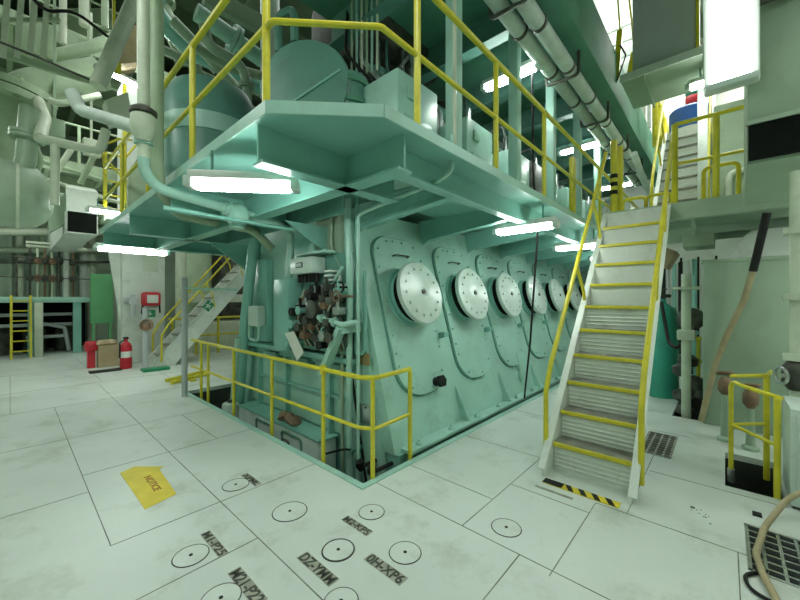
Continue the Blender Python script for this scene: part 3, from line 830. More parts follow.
# far upper deck with drum
ud = thing('far_upper_deck', 'white far upper deck at the head of the bright stairs', 'deck', (9.6, 0, 4.9))
b = MB(); b.bx(9.3, 13.9, -1.5, 1.15, 4.96, 5.0); b.build('deck_plate', 'white', ud)
b = MB(); b.bx(9.28, 9.3, -1.5, 1.15, 4.85, 5.06); b.build('front_edge', 'yellow', ud)
t = thing('blue_drum', 'blue drum with a white base at the head of the bright upper stairs', 'drum', (9.75, .55, 5.0))
b = MB(); b.lathe((9.75, .55, 5.16), (0, 0, 1), [(0, .36), (.42, .36), (.46, .33), (.46, 0)], 28); b.build('body', 'blue', t)
b = MB(); b.lathe((9.75, .55, 5.0), (0, 0, 1), [(0, .38), (.16, .38)], 28); b.build('base', 'white', t)
b = MB(); b.box((9.7, .5, 5.75), (.3, .25, .24), None, .06); tag(b.build('red_bundle', 'red'), 'small red bundle lying on the blue drum', 'bundle')
b = MB(); b.box((9.72, .5, 6.0), (.26, .26, .26), None, .06); tag(b.build('teal_can', 'bottle'), 'teal can stacked over the red bundle on the drum', 'can')
ur = thing('far_railing', 'yellow and white far railing on the upper deck left of the drum', 'railing', (9.4, 1.0, 5.0))
rails(ur, [(9.4, 1.12), (13.5, 1.12)], 5.0, 6.1, 5.55, [(9.4, 1.12), (10.2, 1.12), (11.0, 1.12), (12.0, 1.12), (13.0, 1.12)], .035, .05)
b = MB(); b.bx(13.2, 13.3, .2, 2.6, 0.0, 9.4); tag(b.build('lit_casing', 'wallw'), 'brightly lit white casing far behind the upper stairs', 'casing')
# high white stair deck seen left of grey plate
hs = thing('high_gallery', 'white high gallery with slats left of the grey plate', 'gallery', (9.0, 1.6, 6.0))
for q in range(5):
    b = MB(); b.bx(8.6, 8.66, 1.05, 2.7, 6.0 + .32 * q, 6.17 + .32 * q); b.build('slat', 'white', hs)
b = MB(); b.bx(9.5, 9.6, 1.3, 4.0, 5.2, 9.0); b.build('back_sheet', 'wallw', hs)
for y in (1.1, 2.0):
    b = MB(); b.bx(8.66, 8.72, y, y + .06, 5.05, 7.6); b.build('upright', 'white', hs)
for px, p0, p1, lb in ((618, 30, 80, 'yellow tagged lifting strap left of the grey plate'), (632, 52, 74, 'short yellow strap beside the grey plate edge')):
    a, c = at(px + 2, p0, x=6.6), at(px - 2, p1, x=6.6)
    b = MB(); b.bar(a, c, .08, .03, (1, 0, 0)); b.tube([a, a + V((0, .03, .5)), a + V((0, .1, 1.2))], .012, 6); tag(b.build('lifting_strap', 'yellow'), lb, 'strap')
pipe('strap_cord', [at(620, 45, x=6.55), at(626, 55, x=6.55), at(618, 78, x=6.55), at(611, 93, x=6.55)], .012, 'black', 'thin black cord dangling from the yellow strap', 'cord', bend=.1, n=6)

# tank / bulkhead on the right
tk = thing('settling_tank', 'large flat sided light green tank at the right', 'tank', (7.6, -1.6, 0))
b = MB(); b.bx(6.0, 9.0, -3.6, .21, 0, 2.09, .015); b.build('body', 'green', tk)
b = MB(); b.bx(5.985, 9.0, -3.6, .225, 2.06, 2.10); b.build('top_edge', 'green', tk)
pipe('leaning_hose', [at(767, 214, x=5.62), at(753, 270, x=5.80), at(744, 300, x=5.86), at(727, 335, x=5.90), at(715, 365, x=5.92), at(701, 421, x=5.93)], .032, 'hose', 'tan hose leaning down the light green tank face', 'hose', bend=.3)
pipe('hose_sleeve', [at(767, 213, x=5.62), at(753, 271, x=5.80)], .038, 'black', 'black sleeve on the upper end of the tan hose', 'sleeve', bend=0)
# panels above the tank
b = MB(); b.prism([(6.3, .08, 2.10), (6.3, -.85, 2.10), (6.45, -.75, 2.49), (6.45, -.25, 2.49)], (.03, 0, 0)); tag(b.build('sheet_metal', 'white'), 'slanted white panel standing on top of the tank', 'panel')
pipe('tank_vent', [(6.6, -.95, 2.1), (6.6, -.95, 2.49)], .06, 'cream', 'short cream vent pipe on the tank beside the white panel', bend=0)
b = MB(); b.bx(7.2, 7.8, .12, .5, 2.42, 2.72, .01); tag(b.build('duct_box', 'beige'), 'beige duct box under the landing behind the tank edge', 'duct')
b = MB(); b.box((8.6, .95, 2.44), (.6, .5, .35), Matrix.Rotation(.5, 3, 'X'), .02); tag(b.build('cardboard_panel', 'wood'), 'tan board tucked under the landing beside the stairs', 'board')
# ventilation ducts with dark mouths
t = thing('ventilation_duct', 'large light green ventilation duct with a black mouth at the upper right', 'duct', (4.8, -.6, 2.86))
b = MB(); b.bx(4.62, 5.3, -1.2, -.15, 3.20, 8.0, .01); b.prism([(4.62, -.15, 3.2), (5.3, -.15, 3.2), (5.3, -.15, 2.6), (4.66, -.15, 2.86)], (0, -1.05, 0)); b.build('trunk', 'green', t)
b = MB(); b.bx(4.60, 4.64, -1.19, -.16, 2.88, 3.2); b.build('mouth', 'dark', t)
b = MB(); b.bx(4.58, 4.62, -1.2, -.14, 3.2, 3.24); b.build('lip', 'green', t)
b = MB(); b.box((4.7, -.5, 4.5), (.2, .1, .2), None, .02); b.cyl((4.5, -.2, 4.25), (4.6, -1.1, 4.32), .04, 10); b.build('bracket_bar', 'grime', t)
# vertical pipe with valve, cabinet
cb = thing('cabinet', 'light teal cabinet at the right edge behind the yellow guard rails', 'cabinet', (4.3, -.65, 0))
b = MB(); b.bx(4.02, 4.55, -1.0, -.37, .02, .76, .01); b.build('body', 'cover', cb)
b = MB(); b.bx(4.0, 4.02, -.97, -.40, .06, .72, .006); b.build('door', 'cover', cb)
b = MB(); b.bx(3.985, 4.0, -.52, -.48, .4, .5, .005); b.build('latch', 'grime', cb)
b = MB(); b.bx(4.03, 4.54, -.99, -.38, 0, .02); b.build('plinth', 'grime', cb)
t = thing('riser_pipe', 'white flanged riser pipe with a dark valve at the right edge', 'pipe', (4.66, -.45, .77))
b = MB(); b.cyl((4.66, -.47, 0), (4.66, -.47, 2.72), .05, 16); b.build('run', 'cream', t)
for z in (1.09, 1.62, 2.2):
    b = MB(); b.cyl((4.66, -.47, z - .03), (4.66, -.47, z + .03), .09, 18); b.build('flange', 'cream', t)
b = MB(); b.lathe((4.66, -.47, .80), (0, 0, 1), [(0, .06), (.06, .1), (.2, .1), (.26, .06)], 18); b.build('valve_body', 'grime', t)
b = MB(); b.cyl((4.62, -.45, .93), (4.55, -.36, .93), .02, 8); b.torus((4.55, -.36, .93), (-.5, .86, 0), .07, .014, 18, 6); b.build('hand_wheel', 'steel', t)

# yellow guard rails round the right opening
gr = thing('opening_guard', 'yellow guard rail round the small floor opening at the right', 'railing', (4.4, -.1, 0))
b = MB(); b.tube([(4.42, -.04, -.05), (4.42, -.04, .86), (4.30, -.12, .84), (4.17, -.34, .80)], .018, 10, .08); b.build('front_rail', 'yellow', gr)
b = MB(); b.tube([(4.42, -.04, .90), (4.66, -.28, .90), (4.95, -.33, .90)], .017, 10, .05); b.build('back_rail', 'yellow', gr)
b = MB(); b.tube([(4.42, -.04, .46), (4.16, -.31, .42)], .014, 10); b.tube([(4.42, -.04, .46), (4.66, -.28, .46)], .014, 10); b.build('mid_rail', 'yellow', gr)
b = MB(); b.cyl((4.16, -.31, -.05), (4.16, -.31, .80), .022, 12); b.build('post', 'yellow', gr)
b = MB(); b.cyl((4.66, -.28, -.05), (4.66, -.28, .90), .022, 12); b.build('post', 'yellow', gr)
b = MB(); b.cyl((4.42, -.04, -.06), (4.42, -.04, .06), .026, 12); b.build('post_socket', 'steel', gr)
# valve stems
for x, y, zt, lb in ((5.45, .0, .74, 'left rusty hand wheel valve standing behind the yellow guard'), (5.3, -.2, .66, 'right rusty hand wheel valve standing behind the yellow guard')):
    t = thing('valve_stand', lb, 'valve', (x, y, 0), 'hand wheel valves behind the guard')
    b = MB(); b.cyl((x, y, 0), (x, y, zt), .03, 12); b.lathe((x, y, 0), (0, 0, 1), [(0, .07), (.03, .07), (.05, .04), (.3, .035)], 16); b.build('stem', 'green', t)
    b = MB(); b.lathe((x, y, zt - .22), (0, 0, 1), [(0, .03), (.05, .065), (.15, .065), (.2, .035)], 14); b.build('bonnet', 'rust', t)
    b = MB(); b.torus((x, y, zt + .02), (.35, .1, 1), .07, .014, 20, 8)
    for q in range(3):
        a = q * PI / 3; b.bar((x - .07 * math.cos(a), y - .07 * math.sin(a), zt + .02), (x + .07 * math.cos(a), y + .07 * math.sin(a), zt + .02), .015, .015)
    b.build('hand_wheel', 'rust', t)

# gratings
def grating(x0, x1, y0, y1, label, step, m='grime'):
    t = thing('floor_grating', label, 'grating', ((x0 + x1) / 2, (y0 + y1) / 2, -.04), 'floor gratings')
    b = MB()
    b.bx(x0, x1, y0, y0 + .02, -.04, .004); b.bx(x0, x1, y1 - .02, y1, -.04, .004); b.bx(x0, x0 + .02, y0, y1, -.04, .004); b.bx(x1 - .02, x1, y0, y1, -.04, .004); b.build('frame', m, t)
    b = MB()
    n = int((x1 - x0) / step)
    for q in range(1, n): x = x0 + (x1 - x0) * q / n; b.bx(x - .008, x + .008, y0 + .02, y1 - .02, -.035, .002)
    n = int((y1 - y0) / step)
    for q in range(1, n): y = y0 + (y1 - y0) * q / n; b.bx(x0 + .02, x1 - .02, y - .008, y + .008, -.035, .001)
    b.build('bars', m, t)


grating(4.45, 5.22, .40, .68, 'small dark square holed grating in the floor right of the stairs', .07, 'tread')
grating(2.94, 3.53, -.75, -.10, 'larger open grating in the floor at the lower right corner', .08, 'steel')
pipe('floor_hose', [(4.0, -.72, .45), (3.9, -.55, .34), (3.7, -.32, .18), (3.45, -.20, .06), (3.1, -.14, .03), (2.9, -.16, .026), (2.7, -.20, .026), (2.4, -.24, .026)], .018, 'hose', 'tan hose curving across the lower right grating', 'hose', bend=.25)
pipe('floor_cable', [(2.98, -.18, .012), (2.85, -.08, .012), (2.72, -.10, .012), (2.68, -.22, .012), (2.5, -.38, .012)], .01, 'black', 'thin black cable looping beside the tan hose on the floor', 'cable', bend=.1, n=6)
b = MB(); b.bx(3.7, 3.76, -.2, -.15, 0, .012); tag(b.build('floor_clip', 'black'), 'small black clip on the floor above the lower right grating', 'clip')

# machinery behind the stairs on the right
b = MB(); b.lathe((7.3, .78, .0), (0, 0, 1), [(0, .23), (1.3, .23), (1.45, .18), (1.53, .07), (1.6, .06)], 24)
t = thing('gas_bottle', 'green pressure bottle seen just right of the near stairs', 'bottle', (7.3, .78, 0))
b.build('body', 'bottle', t)
b = MB(); b.cyl((7.3, .78, 1.55), (7.3, .78, 1.75), .03, 8); b.cyl((7.2, .85, 1.65), (7.42, .68, 1.65), .03, 8); b.torus((7.3, .78, 1.76), (0, 0, 1), .07, .012, 14, 6); b.build('valve', 'grime', t)
t = thing('feed_pump', 'pale vertical pump with dark lower body in the floor opening beside the tank', 'pump', (6.4, .4, -.5))
b = MB(); b.cyl((6.35, .40, -.6), (6.35, .40, 1.95), .055, 14); b.box((6.35, .4, 1.1), (.16, .2, .14), None, .02); b.box((6.35, .4, 1.75), (.2, .3, .04), None, .01); b.build('column', 'cream', t)
b = MB()
random.seed(11)
for q in range(9): b.lathe((6.55 + random.uniform(-.15, .3), .38 + random.uniform(-.1, .1), -.5 + q * .14), (random.uniform(-.4, .4), random.uniform(-.4, .4), 1), [(0, .06), (.04, .12), (.14, .12), (.18, .06)], 12)
b.build('body', 'grime', t)
b = MB(); b.lathe((6.8, .38, 1.3), (1, 0, 0), [(0, .1), (.05, .17), (.3, .17), (.36, .1)], 18); b.box((6.95, .38, 1.12), (.4, .1, .16)); b.build('motor', 'grime', t)
pipe('pump_hose', [(7.0, .75, 1.55), (6.6, .62, .95), (6.4, .5, .88), (6.5, .30, 1.2)], .025, 'black', 'black hose drooping between the green bottle and the pale pump', 'hose', bend=.25, n=8)
t = thing('low_railing', 'low yellow railing behind the pump at the right', 'railing', (8.2, .8, 0))
rails(t, [(8.2, 1.4), (8.2, .3)], 0, .9, .5, [(8.2, 1.35), (8.2, .85), (8.2, .35)], .03, .03, .02)
random.seed(5)
for q in range(7):
    x, y = 8.9 + .5 * random.random() + q * .25, .35 + .22 * q * .6 + .1
    t = thing('service_pipe', ['slim teal standpipe behind the low yellow railing', 'white standpipe behind the low yellow railing', 'dark standpipe behind the green bottle', 'thick teal standpipe behind the green bottle', 'grey standpipe near the far white wall', 'second dark standpipe near the far white wall', 'far cream standpipe at the white wall'][q], 'pipe', (x, y, 0))
    b = MB(); b.cyl((x, y, 0), (x, y, 2.4), .04, 10); b.build('run', ['teal', 'white', 'black', 'teal', 'grey', 'black', 'cream'][q], t)
    b = MB(); b.cyl((x, y, .9), (x, y, .96), .08, 14); b.build('flange', ['teal', 'white', 'black', 'teal', 'grey', 'black', 'cream'][q], t)
for q in range(4):
    y = .15 + .32 * q
    b = MB(); b.cyl((11.0, y, 0), (11.0, y, 2.6), .022, 8); tag(b.build('upright_bar', 'black'), ['first', 'second', 'third', 'fourth'][q] + ' black upright bar from the right before the far white wall', 'bar', 'upright bars before the far wall')
b = MB(); b.bx(12.0, 12.2, -1.0, 2.3, 0, 4.8); tag(b.build('far_bulkhead', 'wallw'), 'far white bulkhead behind the black upright bars', 'bulkhead')

# -------------------------------------------------------- FLOOR MARKINGS
def text_mesh(s, size, depth=.0008):
    cu = bpy.data.curves.new('lettering', 'FONT'); cu.body = s; cu.size = size; cu.extrude = depth
    cu.offset = size * .022; cu.align_x = 'CENTER'; cu.align_y = 'CENTER'
    o = bpy.data.objects.new('tmp', cu); COL.objects.link(o)
    bpy.context.view_layer.update()
    me = bpy.data.meshes.new_from_object(o.evaluated_get(bpy.context.evaluated_depsgraph_get()))
    bpy.data.objects.remove(o); bpy.data.curves.remove(cu)
    return me


def stencil(s, x, y, L, h, label, m='ink', ground='patch', rz=-PI / 2):
    t = thing('floor_stencil', label, 'marking', (x, y, 0), 'stencils on the floor plates')
    if ground:
        b = MB(); b.bx(-L / 2 + x, L / 2 + x, -h / 2 + y, h / 2 + y, .0016, .0024); b.build('ground', ground, t)
    me = text_mesh(s, h)
    xs_ = [v.co.x for v in me.vertices]; wd = max(xs_) - min(xs_); cx = (max(xs_) + min(xs_)) / 2
    yv = [v.co.y for v in me.vertices]; hh = max(yv) - min(yv); cyy = (max(yv) + min(yv)) / 2
    for v in me.vertices: v.co = V(((v.co.x - cx) * L * .94 / wd, (v.co.y - cyy) * h * .9 / hh, v.co.z + .0033))
    me.materials.append(M[m])
    o = bpy.data.objects.new('lettering', me); COL.objects.link(o); o.parent = t
    t.rotation_euler = (0, 0, rz)


stencil('0H-XP6', 1.50, 1.49, .30, .075, 'dark stencil 0H-XP6 on the floor beside the nearest cover, bottom centre')
stencil('M2-KP5', 1.65, 1.92, .27, .065, 'dark stencil M2-KP5 on the floor left of the cover nearest the railing corner')
stencil('DZ-YMM', 1.23, 1.79, .33, .075, 'dark stencil DZ-YMM on the floor left of the dark edged cover')
stencil('M21-P22', .89, 1.97, .34, .075, 'dark stencil M21-P22 on the floor at the lower left edge')
stencil('M1-P25', .90, 2.47, .32, .06, 'dark stencil M1-P25 on the floor beside the leftmost cover')
stencil('XPML', 1.44, 3.10, .28, .06, 'dark stencil XPML on the floor beside the farthest cover')
for x, y, r, lb in ((.76, 2.46, .10, 'round floor cover at the left edge of the row, beside M1-P25'), (1.31, 3.11, .105, 'farthest round floor cover, beside XPML'), (1.42, 2.42, .125, 'large round floor cover alone in the middle plate'),
                    (1.83, 1.96, .095, 'round floor cover nearest the railing corner'), (1.41, 1.82, .10, 'round floor cover with a thick dark edge beside DZ-YMM'), (1.68, 1.49, .10, 'round floor cover beside 0H-XP6'),
                    (2.34, 1.13, .10, 'brown stained round floor cover alone before the stairs'), (.76, 1.99, .10, 'round floor cover cut by the lower left frame edge'), (1.18, 1.5, .09, 'round floor cover at the bottom edge below DZ-YMM')):
    t = thing('deck_cover', lb, 'cover', (x, y, 0), 'round covers in the floor plates')
    b = MB(); b.lathe((x, y, 0), (0, 0, 1), [(0, r * .97), (.003, r * .97), (.004, r * .94), (.004, 0)], 36); b.build('disc', 'floor', t)
    b = MB(); b.torus((x, y, .001), (0, 0, 1), r, .0035 if 'thick' not in lb else .006, 40, 6); b.build('joint', 'ink', t)
    b = MB(); b.cyl((x, y, .004), (x, y, .007), .011, 10); b.build('lift_hole', 'black', t)
# yellow arrow-shaped tag
t = thing('floor_arrow', 'yellow arrow shaped sticker with faded red words on the floor at the left', 'sticker', (.83, 3.65, 0))
b = MB(); b.prism([(.69, 3.25, .002), (.92, 3.32, .002), (.945, 3.93, .002), (.99, 3.95, .002), (.80, 4.16, .002), (.68, 4.10, .002)], (0, 0, .0015)); b.build('sheet', 'yel2', t)
me = text_mesh('NOTICE', .1)
for v in me.vertices: v.co = V((v.co.x * .95, v.co.y * .75, v.co.z + .0045))
me.materials.append(M['redink'])
o = bpy.data.objects.new('lettering', me); COL.objects.link(o); o.parent = t; o.rotation_euler = (0, 0, -PI / 2); o.location = (0, 0.02, 0)
random.seed(2)
b = MB()
for q in range(12):
    x, y = 3.42 + random.uniform(-.07, .12), .13 + random.uniform(-.06, .06); b.cyl((x, y, 0), (x, y, .003), .004 + .012 * (q == 0), 7)
tag(b.build('paint_chips', 'ink'), 'scatter of dark chipped spots on the floor right of the stairs', 'stain', kind='stuff')

# ------------------------------------------------------- LEFT BACKGROUND
# white column with gusset
t = thing('white_column', 'broad white column with a slanted gusset on the left behind the lamp', 'column', (2.2, 11.0, 0))
b = MB(); b.bx(1.85, 2.75, 10.9, 11.5, 0, 7.04, .02); b.build('shaft', 'white', t)
b = MB(); b.prism([(1.55, 11.1, 3.2), (1.86, 11.1, 3.2), (1.86, 11.1, .9)], (0, .03, 0)); b.build('gusset', 'white', t)
b = MB(); b.bx(2.28, 2.6, 10.885, 10.9, 2.3, 2.75); b.build('blank_panel', 'cream', t)
t = thing('hose_reel', 'red box with a white face on the white column', 'reel', (2.42, 10.85, 1.45))
c = V((2.42, 10.80, 1.60))
b = MB(); b.box(c, (.42, .16, .36), None, .07); b.build('case', 'red', t)
b = MB(); b.box(c + V((.02, -.083, .0)), (.24, .012, .20), None, .004); b.build('face', 'paper', t)
b = MB(); b.tube([c + V((-.18, -.02, -.15)), c + V((-.2, -.02, -.36)), c + V((-.1, -.02, -.42))], .02, 8, .05); b.tube([c + V((.18, -.02, -.15)), c + V((.19, -.02, -.36))], .02, 8); b.build('hose', 'black', t)
t = thing('exit_sign', 'small green sign below the red box on the white column', 'sign', (2.42, 10.85, 1.18))
b = MB(); b.bx(2.31, 2.53, 10.87, 10.88, 1.14, 1.32); b.build('plate', 'sign', t)
b = MB(); b.bx(2.37, 2.46, 10.862, 10.87, 1.2, 1.23); b.bx(2.40, 2.43, 10.862, 10.87, 1.18, 1.29); b.build('mark', 'paper', t)
t = thing('fire_extinguisher', 'red fire extinguisher with a white band standing by the white column', 'fire extinguisher', (1.80, 10.2, 0))
b = MB(); b.lathe((1.80, 10.2, 0), (0, 0, 1), [(0, .10), (.02, .115), (.50, .115), (.58, .08), (.62, .035), (.68, .035)], 22); b.build('bottle', 'red', t)
b = MB(); b.cyl((1.80, 10.2, .26), (1.80, 10.2, .40), .118, 22); b.build('label_band', 'paper', t)
b = MB(); b.box((1.80, 10.2, .70), (.1, .05, .05), None, .01); b.tube([(1.80, 10.2, .67), (1.68, 10.15, .62), (1.67, 10.1, .26)], .016, 8, .06); b.build('hose_and_grip', 'black', t)
b = MB(); b.bx(1.95, 2.45, 9.3, 9.6, 0, .06, .01); tag(b.build('drip_tray', 'sign'), 'dark green tray on the floor before the white column', 'tray')
t = thing('standpipe', 'grey standpipe with a small valve in front of the white column', 'pipe', (2.05, 10.1, 0))
b = MB(); b.cyl((2.12, 9.95, 0), (2.12, 9.95, 1.4), .06, 12); b.build('run', 'grey', t)
b = MB(); b.cyl((2.12, 9.95, .9), (2.12, 9.95, 1.05), .1, 14); b.torus((2.12, 9.85, 1.0), (0, 1, 0), .12, .02, 16, 6); b.build('valve', 'rust', t)
b = MB(); b.cyl((1.95, 10.25, 1.55), (1.95, 10.9, 1.55), .09, 12); b.cyl((1.95, 10.3, 1.2), (1.95, 10.3, 1.7), .05, 10)
tag(b.build('hydrant_valve', 'grey'), 'small grey hydrant valve on the side of the white column', 'valve')
b = MB()
for q in range(5): b.lathe((1.43 + q * .06, 10.86 + .06 * (q % 2), .5), (random.uniform(-.4, .4), 0, 1), [(0, .07), (.05, .11), (.1, .08), (.14, 0)], 10)
b.bx(1.38, 1.76, 10.75, 11.0, 0, .51)
tag(b.build('rag_pile', 'wood'), 'tan rags heaped on a low bin by the fire extinguisher', 'rags')
b = MB(); b.box((1.27, 10.9, .50), (.24, .22, .24), None, .06); b.bx(1.2, 1.34, 10.83, 10.97, 0, .4); tag(b.build('red_bin', 'red'), 'dull red bin left of the tan rags', 'bin')
b = MB(); b.bx(1.15, 1.7, 10.0, 10.3, .0, .02); tag(b.build('dark_mat', 'black'), 'dark mat on the floor before the red bin', 'mat')
# bench / platform across the back
bp = thing('machinery_bench', 'long raised pipe bench with dark machinery bay across the back left', 'bench', (0, 14.6, 0))
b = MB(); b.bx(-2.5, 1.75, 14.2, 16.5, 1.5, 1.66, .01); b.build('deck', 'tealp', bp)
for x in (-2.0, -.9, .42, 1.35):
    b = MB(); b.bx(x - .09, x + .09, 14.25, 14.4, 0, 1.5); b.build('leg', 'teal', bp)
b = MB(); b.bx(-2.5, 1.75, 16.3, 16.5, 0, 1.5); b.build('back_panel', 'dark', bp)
for z, x0, x1 in ((1.15, -2.5, 1.3), (.85, -2.5, 1.3), (.5, .3, 1.1)):
    b = MB(); b.cyl((x0, 14.7, z), (x1, 14.7, z), .05, 10); b.build('cross_pipe', 'grey', bp)
b = MB(); b.tube([(.6, 14.6, .9), (1.1, 14.6, .75), (1.2, 14.6, .05)], .05, 10, .1); b.build('brace', 'grey', bp)
for q in range(5):
    x = -1.6 + q * .7
    b = MB(); b.lathe((x, 15.4, 0), (0, 0, 1), [(0, .26), (.6, .26), (.75, .16), (.8, 0)], 16); tag(b.build('bay_motor', 'grime'), ['first', 'second', 'third', 'fourth', 'fifth'][q] + ' dark motor from the left in the bay under the pipe bench', 'motor', 'motors under the pipe bench')
for q in range(7):
    x = .38 + q * .15
    t = thing('manifold_pipe', ['first', 'second', 'third', 'fourth', 'fifth', 'sixth', 'seventh'][q] + ' upright pipe from the left in the valve row on the back bench', 'pipe', (x, 14.6, 1.66), 'valve row on the back bench')
    h = 1.45 if q != 5 else 1.4
    b = MB(); b.cyl((x, 14.6, 1.66), (x, 14.6, 1.66 + h), .028 if q != 5 else .075, 10); b.build('run', ['grime', 'cream', 'rust', 'cream', 'grime', 'white', 'rust'][q], t)
    for z in (2.2, 2.7):
        if q != 5:
            b = MB(); b.lathe((x, 14.6, z - .1), (0, 0, 1), [(0, .04), (.05, .085), (.15, .085), (.2, .04)], 12); b.cyl((x, 14.6, z), (x, 14.42, z), .02, 8); b.torus((x, 14.42, z), (0, 1, 0), .075, .015, 14, 6); b.build('valve', ['grime', 'rust'][q % 2], t)
b = MB(); b.cyl((.3, 14.6, 3.12), (1.6, 14.6, 3.12), .06, 12); b.bx(.3, 1.5, 14.5, 14.7, 3.18, 3.24); tag(b.build('header_pipe', 'cream'), 'cream header pipe across the top of the valve row', 'pipe')
t = thing('yellow_ladder', 'short yellow ladder against the back bench on the left', 'ladder', (.2, 14.0, 0))
for x in (.02, .38):
    b = MB(); b.bar((x, 13.9, 0), (x, 14.15, 1.7), .05, .04, (0, 1, 0)); b.build('rail', 'yellow', t)
for q in range(6):
    b = MB(); b.bar((.02, 13.92 + .04 * q, .2 + .27 * q), (.38, 13.92 + .04 * q, .2 + .27 * q), .05, .03); b.build('rung', 'yellow', t)
b = MB(); b.bx(.45, .62, 14.0, 14.12, 0, 1.5, .01); tag(b.build('bench_post', 'cream'), 'cream post beside the yellow ladder', 'post')
b = MB(); b.bx(1.62, 2.15, 14.0, 14.12, .86, 2.36, .01); b.bx(1.66, 1.72, 14.02, 14.1, 0, .86); b.bx(2.05, 2.11, 14.02, 14.1, 0, .86)
tag(b.build('green_board', 'gpanel'), 'plain bright green board left of the white column', 'board')
t = thing('bench_railing', 'thin dark railing along the top of the back bench', 'railing', (-1, 14.3, 1.66))
rails(t, [(-2.4, 14.28), (1.9, 14.28)], 1.66, 2.75, 2.2, [(-1.6, 14.28), (-.6, 14.28), (.12, 14.28), (.95, 14.28)], .018, .022, 0, 'grime')
t = thing('ventilation_duct', 'white ventilation duct with a black square mouth on the left', 'duct', (1.0, 10.2, 2.98))
b = MB(); b.prism([(.78, 10.0, 3.42), (.78, 10.0, 3.9), (.85, 11.0, 4.2), (.85, 11.0, 3.5)], (.5, 0, 0)); b.bx(.78, 1.28, 10.02, 10.6, 2.98, 3.45); b.bx(.78, 1.28, 10.6, 17, 3.0, 3.9); b.build('trunk', 'white', t)
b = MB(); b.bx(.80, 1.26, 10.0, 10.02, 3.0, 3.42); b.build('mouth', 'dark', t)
# big vessel
t = thing('pressure_vessel', 'large pale green round ended vessel at the left edge', 'vessel', (-1.5, 8.6, 2.8))
b = MB(); b.lathe((-2.9, 8.6, 3.3), (1, 0, 0), [(0, .54), (3.0, .54), (3.2, .49), (3.32, .38), (3.40, .2), (3.42, 0)], 32); b.build('shell', 'green', t)
b = MB(); b.cyl((.06, 8.6, 3.3), (.10, 8.6, 3.3), .55, 32); b.build('seam_band', 'cream', t)
b = MB(); b.bx(-.5, -.3, 8.3, 8.9, 0, 2.85); b.bx(-2.2, -2.0, 8.3, 8.9, 0, 2.85); b.build('saddle', 'green', t)
# yellow caged ladder
t = thing('caged_ladder', 'tall yellow caged ladder hanging on the left beyond the pipes', 'ladder', (1.45, 9.3, 3.3))
for x in (1.30, 1.62):
    b = MB(); b.cyl((x, 9.3, 3.3), (x, 9.3, 6.2 if x > 1.4 else 4.6), .035, 8); b.build('rail', 'yellow', t)
for q in range(5):
    b = MB(); b.cyl((1.3, 9.3, 3.45 + .28 * q), (1.62, 9.3, 3.45 + .28 * q), .02, 8); b.build('rung', 'yellow', t)
b = MB(); b.tube([(1.3, 9.3, 4.5), (1.15, 9.0, 4.55), (1.45, 8.8, 4.75), (1.7, 9.1, 4.9)], .022, 8); b.tube([(1.3, 9.3, 4.1), (1.2, 8.9, 4.4), (1.65, 9.3, 4.05)], .022, 8); b.build('cage_hoop', 'yellow', t)
b = MB(); b.tube([(1.62, 9.3, 4.55), (2.1, 9.6, 5.4)], .022, 8); b.build('brace', 'yellow', t)
b = MB(); b.bx(1.28, 4.6, 9.0, 9.7, 3.18, 3.28); b.bx(1.95, 2.05, 9.6, 10.9, 3.10, 3.18); b.bx(2.55, 2.65, 9.6, 10.9, 3.10, 3.18); tag(b.build('ladder_platform', 'green'), 'narrow green platform under the tall caged ladder', 'platform')

# high platforms behind on the left
for nm, y0, y1, z, x0, x1, lb in (('back_gallery', 12.2, 16.9, 5.0, -2.9, 4.5, 'pale green gallery with open grating high at the back left'), ('high_back_gallery', 10.5, 16.9, 7.3, -2.9, 6.0, 'topmost green gallery at the back left')):
    t = thing(nm, lb, 'gallery', ((x0 + x1) / 2, y0, z))
    b = MB(); b.bx(x0, x1, y0, y0 + .05, z - .22, z + .08); b.build('front_beam', 'beige', t)
    b = MB(); b.bx(x0, x1, y0 + .05, y1, z, z + .02); b.build('grating', 'ceil', t)
    for q in range(7):
        x = x0 + .3 + q * (x1 - x0) / 7
        b = MB(); b.bx(x, x + .1, y0 + .05, y1, z - .2, z); b.build('joist', 'beige', t)
    for yy in (y0 + 1.2, y0 + 2.6):
        b = MB(); b.bx(x0, x1, yy, yy + .12, z - .25, z - .01); b.build('cross_beam', 'beige', t)
    rt = thing('gallery_railing', 'beige railing of the %s gallery at the back left' % ('lower' if z < 6 else 'topmost'), 'railing', (x0, y0, z))
    rails(rt, [(x0, y0 + .1), (x1, y0 + .1)], z + .02, z + 1.05, z + .55, [(x0 + .5 + q * .9, y0 + .1) for q in range(5)], .03, .035, 0, 'beige')
# pale standards near the top left
LB = ['first', 'second', 'third', 'fourth']
for q, px in enumerate((4, 18, 31, 44)):
    a, c = at(px + 4, -12, y=8.0), at(px - 1, 58, y=8.0)
    a = c + (a - c) * ((8.9 - c.z) / (a.z - c.z))
    b = MB(); b.bar(a, c, .07, .03, (0, 1, 0)); tag(b.build('baluster', 'cream'), LB[q] + ' cream upright bar from the left at the top left corner', 'bar', 'upright bars at the top left')
b = MB(); b.bar(at(-10, 20, y=8.03), at(60, 20, y=8.03), .05, .05); b.bar(at(-10, 50, y=8.03), at(100, 84, y=8.03), .06, .1); tag(b.build('baluster_rail', 'beige'), 'beige bars crossing behind the top left upright bars', 'bar')


def R(px, py, y): return at(px, py, y=y)


def rad(rp, px, y):
    r = (px - 400) / FPX
    return rp / FPX * (y / (FY + r * RY))



def run_pts(pts):
    """pipes that leave the picture run on to the deckhead or to the left wall"""
    q = [R(*p) for p in pts]
    if pts[0][1] < 0: q.insert(0, V((q[0].x, q[0].y, 9.05)))
    elif pts[0][0] < 0: q.insert(0, V((-2.98, q[0].y, q[0].z + .2)))
    return q


